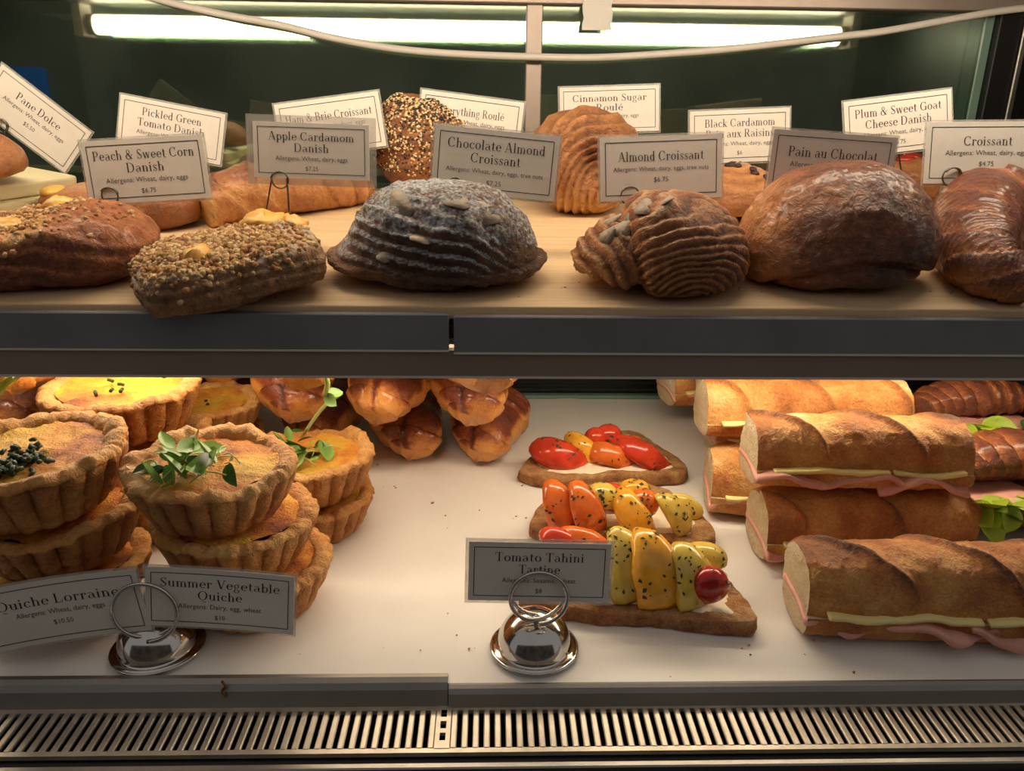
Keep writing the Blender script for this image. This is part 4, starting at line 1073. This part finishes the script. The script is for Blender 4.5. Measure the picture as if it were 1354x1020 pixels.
tartine((820, 690), [(700, 694), (722, 662), (790, 640), (860, 640), (905, 662), (945, 704), (900, 716), (810, 702), (745, 706)], ZD, .0125,
        'middle tartine with a round yellow cherry tomato in the centre', [
        ('w', 738, 680, .007, (.018, .010), (66, 74, -10), OR), ('w', 772, 684, .007, (.019, .010), (66, 76, -4), OR), ('w', 815, 664, .006, (.016, .008), (58, 20, 0), RD),
        ('e', 796, 664, .018, (.0125, .011, .0125), (10, 0, 0), YL), ('e', 848, 672, .016, (.0125, .010, .013), (30, 8, 12), OR), ('w', 838, 690, .007, (.018, .009), (60, 60, -30), GD),
        ('e', 838, 656, .012, (.013, .010, .011), (0, 0, 0), GD), ('w', 888, 692, .006, (.018, .008), (62, 68, 20), YL), ('w', 905, 676, .004, (.012, .007), (60, 30, 0), YL)], 302)
tartine((860, 790), [(690, 790), (705, 738), (760, 722), (850, 716), (920, 732), (965, 770), (1000, 816), (960, 822), (880, 812), (780, 806)], ZD, .0125,
        'front tartine with large yellow tomatoes and one dark red half', [
        ('w', 822, 764, .010, (.023, .013), (66, 84, 0), YL), ('w', 862, 770, .010, (.024, .014), (66, 78, -8), GD), ('w', 904, 776, .009, (.020, .012), (66, 84, 6), YL),
        ('e', 930, 744, .012, (.015, .011, .011), (0, 0, -10), YL), ('e', 938, 780, .012, (.012, .010, .018), (34, -26, 0), DK), ('w', 775, 726, .008, (.016, .008), (60, 30, 0), OR), ('w', 745, 728, .008, (.014, .008), (60, 40, 0), RD), ('w', 785, 770, .007, (.018, .010), (66, 80, 0), GD)], 303)
# ------------------------------------------------------------------ crumbs
rn = random.Random(77); mb = []
def crumbs(name, spots, label, smin, smax):
    sp = [(s, Vector((rn.uniform(-.3, .3), rn.uniform(-.3, .3), 1)).normalized()) for s in spots]
    o = rice(0, rn, smin, smax, sp, 'm_crumble', name, None, .6); tag(o, label, 'crumbs', kind='stuff')
crumbs('paper_crumbs', [PZ(rn.gauss(mx, sx_), rn.gauss(my, sy_), ZD) for mx, my, sx_, sy_, n in ((455, 612, 18, 6, 9), (560, 650, 80, 40, 14), (590, 860, 120, 20, 8), (1000, 860, 60, 15, 9), (960, 560, 30, 10, 6)) for _ in range(n)], 'brown pastry crumbs scattered on the white paper', .0005, .0013)
crumbs('board_crumbs', [PS(rn.gauss(mx, sx_), rn.gauss(my, sy_)) for mx, my, sx_, sy_, n in ((440, 345, 8, 4, 5), (350, 400, 40, 5, 6), (740, 380, 30, 12, 5), (1000, 385, 40, 8, 7), (1260, 385, 40, 5, 5)) for _ in range(n)], 'dark crumbs scattered along the wooden board', .0004, .0011)
# ================================================================== lettering: a high-contrast serif drawn from stems, hairlines and bowls
TT, TH = .125, .042
class Pen:
    def __init__(s): s.V = []; s.F = []; s.ox = 0
    def quad(s, a, b, c, d):
        n = len(s.V); s.V += [(p[0] + s.ox, p[1]) for p in (a, b, c, d)]; s.F.append((n, n + 1, n + 2, n + 3))
    def line(s, x0, y0, x1, y1, w):
        d = Vector((x1 - x0, y1 - y0)); l = d.length; u = d / l
        if abs(u.y) > .3: h = Vector((w / 2 / max(.35, abs(u.y)), 0)); s.quad((x0 - h.x, y0), (x0 + h.x, y0), (x1 + h.x, y1), (x1 - h.x, y1))
        else: s.quad((x0, y0 - w / 2), (x1, y1 - w / 2), (x1, y1 + w / 2), (x0, y0 + w / 2))
    def hbar(s, x0, x1, y, w=TH): s.line(x0, y, x1, y, w)
    def ser(s, x, y, h=.13): yy = y + (TH / 2 if y < .3 else -TH / 2); s.hbar(x - h, x + h, yy)
    def stem(s, x, y0, y1, b=1, t=1, w=TT):
        s.line(x, y0, x, y1, w)
        if b: s.ser(x, y0)
        if t == 1: s.hbar(x - .13, x + .13, y1 - TH / 2)
        if t == 2: s.hbar(x - .15, x, y1 - TH / 2 - .01)
    def arc(s, cx, cy, rx, ry, a0, a1, w=TT, n=18):
        P = []
        for i in range(n + 1):
            a = R(a0 + (a1 - a0) * i / n); c, q = math.cos(a), math.sin(a)
            P.append(((cx + (rx + w / 2) * c, cy + (ry + TH / 2) * q), (cx + (rx - w / 2) * c, cy + (ry - TH / 2) * q)))
        for i in range(n): s.quad(P[i][0], P[i + 1][0], P[i + 1][1], P[i][1])
    def dot(s, x, y, r):
        for i in range(8):
            a, b = R(45 * i), R(45 * i + 45); s.quad((x, y), (x + r * math.cos(a), y + r * math.sin(a)), (x + r * math.cos(b), y + r * math.sin(b)), (x, y))
XH = .64
def glyph(p, ch):
    """draws one character, returns its width"""
    l, st, ar, hb = p.line, p.stem, p.arc, p.hbar
    if ch == ' ': return .30
    if ch == 'A': l(.10, 0, .40, 1, TH); l(.42, 1, .72, 0, TT); hb(.21, .58, .34); p.ser(.10, 0, .10); p.ser(.72, 0, .13); return .86
    if ch == 'B': st(.16, 0, 1); hb(.16, .40, 1 - TH / 2); hb(.16, .42, .53); hb(.16, .42, TH / 2); ar(.38, .755, .17, .23, -90, 90); ar(.40, .275, .21, .255, -90, 90); return .74
    if ch in 'CG':
        ar(.44, .5, .34, .48, 42, 318); l(.72, .66, .72, .98, TH)
        if ch == 'G': l(.72, .04, .72, .44, TT); hb(.56, .84, .44)
        else: l(.72, .08, .72, .24, TH)
        return .86
    if ch == 'D': st(.16, 0, 1); hb(.16, .42, 1 - TH / 2); hb(.16, .42, TH / 2); ar(.40, .5, .34, .48, -90, 90); return .88
    if ch == 'E': st(.16, 0, 1); hb(.16, .64, 1 - TH / 2); hb(.16, .66, TH / 2); hb(.16, .48, .52); l(.64, .78, .64, 1, TH); l(.66, 0, .66, .24, TH); l(.48, .42, .48, .62, TH); return .76
    if ch == 'H': st(.16, 0, 1); st(.68, 0, 1); hb(.16, .68, .52); return .86
    if ch == 'L': st(.16, 0, 1); hb(.16, .62, TH / 2); l(.62, 0, .62, .28, TH); return .70
    if ch == 'P': st(.16, 0, 1); hb(.16, .40, 1 - TH / 2); hb(.16, .40, .46); ar(.38, .72, .20, .26, -90, 90); return .70
    if ch == 'Q': ar(.46, .5, .36, .48, 0, 360, n=30); ar(.62, -.12, .16, .12, 180, 330, .08); return .94
    if ch == 'R': st(.16, 0, 1); hb(.16, .40, 1 - TH / 2); hb(.16, .40, .50); ar(.38, .74, .19, .24, -90, 90); l(.40, .50, .66, .02, TT); p.ser(.72, 0, .07); return .82
    if ch == 'S': ar(.33, .75, .20, .23, 30, 200, .09); ar(.33, .25, .21, .23, -150, 30, .09); l(.16, .68, .52, .32, .13); l(.53, .72, .53, .98, TH); l(.10, .02, .10, .30, TH); return .64
    if ch == 'T': st(.38, 0, 1, t=0); hb(.04, .72, 1 - TH / 2); l(.05, .74, .05, 1, TH); l(.71, .74, .71, 1, TH); return .76
    if ch == 'V': l(.12, 1, .42, 0, TT); l(.42, 0, .70, 1, TH); hb(0, .26, 1 - TH / 2); hb(.58, .82, 1 - TH / 2); return .80
    if ch == '&': ar(.36, .77, .15, .21, 0, 360, .08, 24); ar(.34, .27, .25, .26, 60, 330, .11); l(.28, .62, .72, .03, .12); l(.56, .14, .74, .46, TH); hb(.64, .84, .46); return .90
    if ch == 'a': ar(.28, .46, .17, XH - .46 - .02, 0, 160, .07); l(.46, .08, .46, .47, TT); ar(.26, .18, .16, .17, 60, 300, .10); hb(.28, .46, .35, .04); ar(.56, .09, .09, .07, 180, 300, .05); return .62
    if ch == 'b': st(.16, 0, 1, b=0, t=2); ar(.36, .32, .19, .30, -140, 140); return .64
    if ch == 'c': ar(.32, .32, .22, .30, 45, 320); p.dot(.47, .50, .065); return .56
    if ch == 'd': st(.48, 0, 1, b=0, t=2); hb(.48, .60, TH / 2); ar(.29, .32, .19, .30, 40, 320); return .66
    if ch in 'eé':
        ar(.32, .32, .22, .30, 0, 318); hb(.12, .54, .35); 
        if ch == 'é': l(.30, .74, .44, .94, .07)
        return .60
    if ch == 'g': ar(.28, .43, .17, .19, 0, 360, .09, 24); ar(.28, -.12, .21, .16, 0, 360, .08, 24); l(.16, .24, .14, .06, .06); ar(.50, .56, .07, .06, 20, 180, .04); return .60
    if ch == 'h': st(.16, 0, 1, t=2); ar(.34, .42, .17, .20, 0, 150, .08); st(.51, 0, .44, t=0); return .68
    if ch == 'i': st(.16, 0, XH, t=2); p.dot(.15, .86, .078); return .34
    if ch == 'k': st(.16, 0, 1, t=2); l(.20, .26, .50, XH, TH); l(.28, .36, .52, 0, TT); p.ser(.54, 0, .10); hb(.38, .60, XH - TH / 2); return .66
    if ch == 'l': st(.16, 0, 1, t=2); return .34
    if ch == 'm': st(.16, 0, XH, t=2); ar(.33, .42, .16, .20, 0, 150, .08); st(.49, 0, .44, t=0); ar(.66, .42, .16, .20, 0, 150, .08); st(.82, 0, .44, t=0); return .98
    if ch == 'n': st(.16, 0, XH, t=2); ar(.34, .42, .17, .20, 0, 150, .08); st(.51, 0, .44, t=0); return .68
    if ch == 'o': ar(.34, .32, .23, .30, 0, 360, n=28); return .66
    if ch == 'p': st(.16, -.32, XH, t=2); ar(.36, .32, .19, .30, -140, 140); return .64
    if ch == 'r': st(.16, 0, XH, t=2); ar(.33, .44, .15, .18, 40, 160, .07); p.dot(.43, .53, .07); return .50
    if ch == 's': ar(.24, .475, .14, .145, 30, 200, .07); ar(.24, .165, .15, .145, -150, 30, .07); l(.13, .44, .37, .20, .10); l(.38, .46, .38, .62, TH); l(.08, .02, .08, .20, TH); return .48
    if ch == 't': l(.20, .10, .20, .84, TT); ar(.32, .12, .12, .11, 180, 320, .07); hb(.04, .40, XH - TH / 2); return .44
    if ch == 'u': st(.16, .18, XH, b=0, t=2); ar(.33, .20, .17, .18, 180, 330, .08); st(.51, 0, XH, b=0, t=2); hb(.51, .62, TH / 2); return .68
    if ch in 'vy': l(.10, XH, .32, 0, TT); l(.32, 0, .52, XH, TH); hb(0, .22, XH - TH / 2); hb(.42, .62, XH - TH / 2)
    if ch == 'v': return .62
    if ch == 'y': l(.32, 0, .20, -.28, TH); p.dot(.15, -.25, .065); return .62
    if ch == 'w': l(.10, XH, .28, 0, TT); l(.28, 0, .44, XH, TH); l(.44, XH, .62, 0, TT); l(.62, 0, .78, XH, TH); hb(0, .20, XH - TH / 2); hb(.34, .52, XH - TH / 2); hb(.70, .88, XH - TH / 2); return .88
    if ch == 'x': l(.12, XH, .48, 0, TT); l(.10, 0, .48, XH, TH); hb(.02, .22, XH - TH / 2); hb(.38, .58, XH - TH / 2); p.ser(.10, 0, .09); p.ser(.50, 0, .11); return .62
    return .4
def serif_line(txt, cap, width=None):
    p = Pen(); x = 0
    for c in txt: p.ox = x; x += glyph(p, c) + .045
    x -= .045; sx_ = cap if width is None else width / x
    return [((v[0] - x / 2) * sx_, v[1] * cap) for v in p.V], p.F
def sans_line(txt, size):
    cu = bpy.data.curves.new('t', 'FONT'); cu.body = txt; cu.size = size; cu.align_x = 'CENTER'; cu.resolution_u = 2
    ob = bpy.data.objects.new('t', cu); me = bpy.data.meshes.new_from_object(ob)
    V = [(v.co.x, v.co.y) for v in me.vertices]; F = [tuple(q.vertices) for q in me.polygons]
    bpy.data.objects.remove(ob); bpy.data.curves.remove(cu); bpy.data.meshes.remove(me); return V, F
# ================================================================== cards
simple('card_paper', (212, 204, 194), .6, var=.03, vscale=60.)
simple('ink', (40, 36, 38), .6)
simple('ink_grey', (84, 76, 76), .6)
def laminmat():
    m, nt, b = newmat('laminate'); nt.nodes.remove(b); out = nt.nodes['Material Output']
    t = nt.nodes.new('ShaderNodeBsdfTransparent'); t.inputs[0].default_value = (.93, .92, .90, 1)
    d = nt.nodes.new('ShaderNodeBsdfDiffuse'); d.inputs[0].default_value = (.8, .78, .75, 1)
    g = nt.nodes.new('ShaderNodeBsdfGlossy'); g.inputs['Roughness'].default_value = .2
    m1 = nt.nodes.new('ShaderNodeMixShader'); m1.inputs[0].default_value = .25; L(nt, t.outputs[0], m1.inputs[1]); L(nt, d.outputs[0], m1.inputs[2])
    m2 = nt.nodes.new('ShaderNodeMixShader'); m2.inputs[0].default_value = .08; L(nt, m1.outputs[0], m2.inputs[1]); L(nt, g.outputs[0], m2.inputs[2]); L(nt, m2.outputs[0], out.inputs[0])
laminmat()
def card(px, py, wpx, ang, title, allerg, price, label, lean=6., yaw=0., Y=None, asp=.522, cap=.0066, tw=None, lam=.0016, bend=0., W=.090):
    if Y is None: pos = Vector((0, 0, CZ)) + ray(px, py) * (W * FPX / wpx)
    else:
        pos = PY(px, py, Y); W = wpx * (pos - Vector((0, 0, CZ))).dot(-CM.col[2]) / FPX
    H = W * asp; k = min(W / .090, (H - 2 * lam) / .0437)
    e = empty('name_card', pos, label=label, cat='card', group='laminated name cards')
    M_ = Matrix.Rotation(R(yaw), 3, 'Z') @ Matrix.Rotation(R(90 - lean), 3, 'X') @ Matrix.Rotation(R(-ang), 3, 'Z')
    e.rotation_euler = M_.to_euler()
    bn = (lambda x, y: y - bend * x * x / W)
    def flat(V, F, z, name, mat, parent=e): return mobj(name, [(x, bn(x, y), z) for x, y in V], F, mat, parent, False)
    def strip(w, h, z0, z1, name, mat):
        n = 16; V = []; F = []
        for i in range(n + 1):
            x = -w / 2 + w * i / n
            for y, z in ((-h / 2, z0), (-h / 2, z1), (h / 2, z1), (h / 2, z0)): V.append((x, bn(x, y), z))
        for i in range(n):
            for q in range(4): F.append((4 * i + q, 4 * i + (q + 1) % 4, 4 * i + 4 + (q + 1) % 4, 4 * i + 4 + q))
        F += [(0, 3, 2, 1), (4 * n, 4 * n + 1, 4 * n + 2, 4 * n + 3)]
        F = [f[::-1] for f in F]
        return mobj(name, V, F, mat, e, False)
    strip(W - 2 * lam, H - 2 * lam, -.0003, .0003, 'paper', 'card_paper')
    if lam: strip(W, H, -.0006, -.0004, 'laminate', 'laminate')
    bw, bh, t = W - 2 * lam - .0075 * k, H - 2 * lam - .0075 * k, .00055 * k; V = []; F = []
    for s in (-1, 1):
        for i in range(12):
            x0, x1 = -bw / 2 + bw * i / 12, -bw / 2 + bw * (i + 1) / 12; n = len(V); y = s * bh / 2
            V += [(x0, y - t / 2), (x1, y - t / 2), (x1, y + t / 2), (x0, y + t / 2)]; F.append((n, n + 1, n + 2, n + 3))
        n = len(V); x = s * bw / 2; V += [(x - t / 2, -bh / 2), (x + t / 2, -bh / 2), (x + t / 2, bh / 2), (x - t / 2, bh / 2)]; F.append((n, n + 1, n + 2, n + 3))
    flat(V, F, .00042, 'border', 'ink')
    c = cap * k; lines = title.split('|'); two = len(lines) == 2
    y0_ = (H / 2 - lam) - .0036 * k - c * 1.55; ys = (y0_, y0_ - 1.36 * c) if two else (y0_ - .45 * c,)
    V = []; F = []
    for i, (tx, y) in enumerate(zip(lines, ys)):
        v, f = serif_line(tx, c, None if not tw else tw[i] * W); n = len(V); V += [(a, b + y) for a, b in v]; F += [tuple(j + n for j in q) for q in f]
    flat(V, F, .00046, 'title', 'ink')
    ya = (ys[-1] - .0068 * k); v, f = sans_line(allerg, .0050 * k); vw = max(q[0] for q in v) - min(q[0] for q in v); sc_ = min(1, .86 * bw / vw); v = [(a * sc_, b * sc_) for a, b in v]; flat([(a, b + ya) for a, b in v], f, .00046, 'allergen_line', 'ink_grey')
    v, f = sans_line(price, .0048 * k); flat([(a, b + ya - .0078 * k) for a, b in v], f, .00046, 'price', 'ink_grey')
    return e
def clip(cd, lpx, lpy, r_px, feet, label, dy=-.0022):
    """thin wire with one loop holding a card, its legs stuck in the pastry"""
    Yc = cd.location.y; c = PY(lpx, lpy, Yc + dy - .001); mpp = (c - Vector((0, 0, CZ))).dot(-CM.col[2]) / FPX; r = r_px * mpp
    e = empty('wire_card_clip', c, label=label, cat='clip', group='wire card clips'); pts = []
    legs = [PY(x, y, Yc + d) - c for x, y, d in feet]
    if len(legs) == 2: pts.append(legs[0]); a0 = 190
    else: a0 = 150
    n = 26; sweep_ = 520 if len(legs) == 2 else 590
    a1 = a0 - sweep_ + (10 if len(legs) == 2 else 0)
    for i in range(n + 1):
        a = R(a0 + (a1 - a0) * i / n); pts.append(Vector((r * math.cos(a), -.0012 + .0034 * i / n, r * math.sin(a))))
    pts.append(legs[-1])
    V, F = tube(spline(pts, 3), .00062, 7); mobj('wire', V, F, 'wire', e)
    return e
AW = 'Allergens: Wheat, dairy, eggs'
c1 = card(45, 158, 138, 39, 'Pane Dolce', AW, '$5.50', 'tilted card reading Pane Dolce', 4)
c2 = card(226, 172, 141, 10, 'Pickled Green|Tomato Danish', AW, '$6.75', 'card reading Pickled Green Tomato Danish', 8, asp=.50, tw=(.55, .62))
c3 = card(437, 166, 143, -8, 'Ham & Brie Croissant', AW, '$7', 'card ending in Brie Croissant left of the seeded roll', 8, tw=(.80,))
c4 = card(622, 163, 140, 6.5, 'Everything Roulé', AW, '$5', 'card half hidden behind the seeded roll reading Roulé', 8, tw=(.62,))
c5 = card(806, 145, 136, -2.5, 'Cinnamon Sugar|Roulé', AW, '$5', 'card reading Cinnamon Sugar Roulé', 8, asp=.46, tw=(.72, .26))
c6 = card(978, 180, 137, -3, 'Black Cardamom|Pain aux Raisins', AW, '$6', 'card reading Black Cardamom Pain aux Raisins', 8, tw=(.68, .66))
c7 = card(1188, 164, 148, -7.5, 'Plum & Sweet Goat|Cheese Danish', AW, '$6.75', 'card reading Plum & Sweet Goat Cheese Danish', 10, tw=(.78, .60))
c8 = card(193, 225, 166, -4, 'Peach & Sweet Corn|Danish', AW, '$6.75', 'card reading Peach & Sweet Corn Danish', 6, tw=(.80, .30))
c9 = card(412, 200, 170, 1.3, 'Apple Cardamom|Danish', AW, '$7.25', 'card reading Apple Cardamom Danish in a wide clear sleeve', 6, lam=.0048, tw=(.66, .27))
c10 = card(655, 216, 170, 5, 'Chocolate Almond|Croissant', 'Allergens: Wheat, dairy, eggs, tree nuts', '$7.25', 'card reading Chocolate Almond Croissant', 6, tw=(.76, .39))
c11 = card(874, 222, 167, -2.7, 'Almond Croissant', 'Allergens: Wheat, dairy, eggs, tree nuts', '$6.75', 'card reading Almond Croissant', 8, tw=(.68,))
c12 = card(1099, 220, 171, 3.2, 'Pain au Chocolat', AW, '$5.25', 'card reading Pain au Chocolat', 6, tw=(.70,))
c13 = card(1305, 202, 163, -1.2, 'Croissant', AW, '$4.75', 'card reading Croissant at the right edge', 12, yaw=-6, tw=(.38,))
clip(c8, 145, 259, 11, [(155, 292, -.006)], 'wire clip stuck in the peach danish')
clip(c9, 370, 238, 11, [(350, 292, -.008), (383, 292, -.008)], 'two-legged wire clip stuck in the crumble danish')
clip(c10, 602, 246, 11, [(612, 275, -.006)], 'wire clip behind the sugar-dusted dome')
clip(c11, 833, 259, 12, [(802, 300, -.012)], 'slanting wire clip in the almond croissant')
clip(c12, 1100, 250, 11, [(1104, 290, -.006)], 'wire clip hidden behind the dark smooth pastry')
clip(c13, 1259, 234, 12, [(1266, 290, -.006)], 'wire clip behind the right edge croissant')
clip(c1, 1, 166, 8, [(7, 196, .0)], 'wire clip stuck in the sweet bread')
for c, x, y, f, lb in ((c2, 220, 200, 276, 'wire clip of the green tomato card'), (c3, 437, 196, 250, 'wire clip of the brie croissant card'), (c4, 622, 190, 240, 'wire clip behind the seeded roll'), (c5, 800, 168, 215, 'wire clip behind the coiled roll'), (c6, 975, 208, 250, 'wire clip in the raisin pastry'), (c7, 1190, 195, 240, 'wire clip in the plum danish')):
    clip(c, x, y, 8, [(x + 4, f, .0)], lb, dy=.004)
# ------------------------------------------------------------------ lower deck: chrome bell holders and their cards
def bell(px, py, rpx, ring_px, ring_py, ring_r, label, lean):
    c = PZ(px, py, ZD); mpp = (c - Vector((0, 0, CZ))).dot(-CM.col[2]) / FPX; r = rpx * mpp
    e = empty('bell_card_holder', (c.x, c.y, ZD + .0008), (0, 0, 0), label, 'card holder', 'chrome bell card holders')
    V, F = lathe([(0, .0), (r * .97, 0), (r, .0012), (r * .985, .0026), (r * .90, .0030), (r * .86, .0036)] + [(r * .85 * math.cos(R(a)), .004 + r * .85 * math.sin(R(a)) * .98) for a in range(0, 91, 6)], 56); mobj('bell_dome', V, F, 'chrome', e)
    V, F = tube([(r * .99 * math.cos(R(a)), r * .99 * math.sin(R(a)), .0016) for a in range(0, 360, 8)], .0011, 8, True); mobj('rim', V, F, 'chrome', e)
    zt = .004 + r * .83
    q = PY(ring_px, ring_py, c.y - .013) - e.location; rr = ring_r * mpp * .96; pts = []
    for i in range(65):
        a = R(-90 + 720 * i / 64); f = sstep(.40, .60, i / 64)
        pts.append(Vector((q.x + rr * math.cos(a), q.y - .0042 + .0084 * f + .0015 * (i / 64 - .5) + math.sin(a) * rr * .105, q.z + rr * .97 * math.sin(a))))
    V, F = tube(pts, .0014, 10); mobj('ring', V, F, 'chrome', e)
    V, F = tube(spline([(0, -.002, zt - .003), (q.x * .5, q.y * .6, zt + .002), (q.x, q.y, q.z - rr)], 5), .0022, 10); mobj('ring_foot', V, F, 'chrome', e)
    return e, c
b1, bc1 = bell(706, 858, 57, 712, 786, 37, 'chrome bell holder with ring gripping the tomato tartine card', 0)
b2, bc2 = bell(210, 858, 58, 195, 805, 42, 'chrome bell holder with ring gripping the two quiche cards', 0)
card(713, 757, 196, 1.4, 'Tomato Tahini|Tartine', 'Allergens: Sesame, wheat', '$8', 'card reading Tomato Tahini Tartine', 6, Y=bc1.y - .013, asp=.475, tw=(.60, .28), lam=.0022)
card(80, 806, 228, -9, 'Quiche Lorraine', AW, '$10.50', 'card reading Quiche Lorraine', 6, Y=bc2.y - .0133, asp=.42, tw=(.72,), bend=.08)
card(291, 793, 200, 4.6, 'Summer Vegetable|Quiche', 'Allergens: Dairy, egg, wheat', '$10', 'card reading Summer Vegetable Quiche', 6, Y=bc2.y - .0127, asp=.455, tw=(.78, .29), bend=.05)
# small debris on the front lip
V, F = tube(spline([PY(293, 901, .400), PY(298, 908, .3985), PY(294, 914, .398), PY(299, 922, .397)], 5), .0009, 6); tag(mobj('twig_crumb', V, F, 'rust'), 'tiny brown twig of crust on the steel lip', 'crumb')
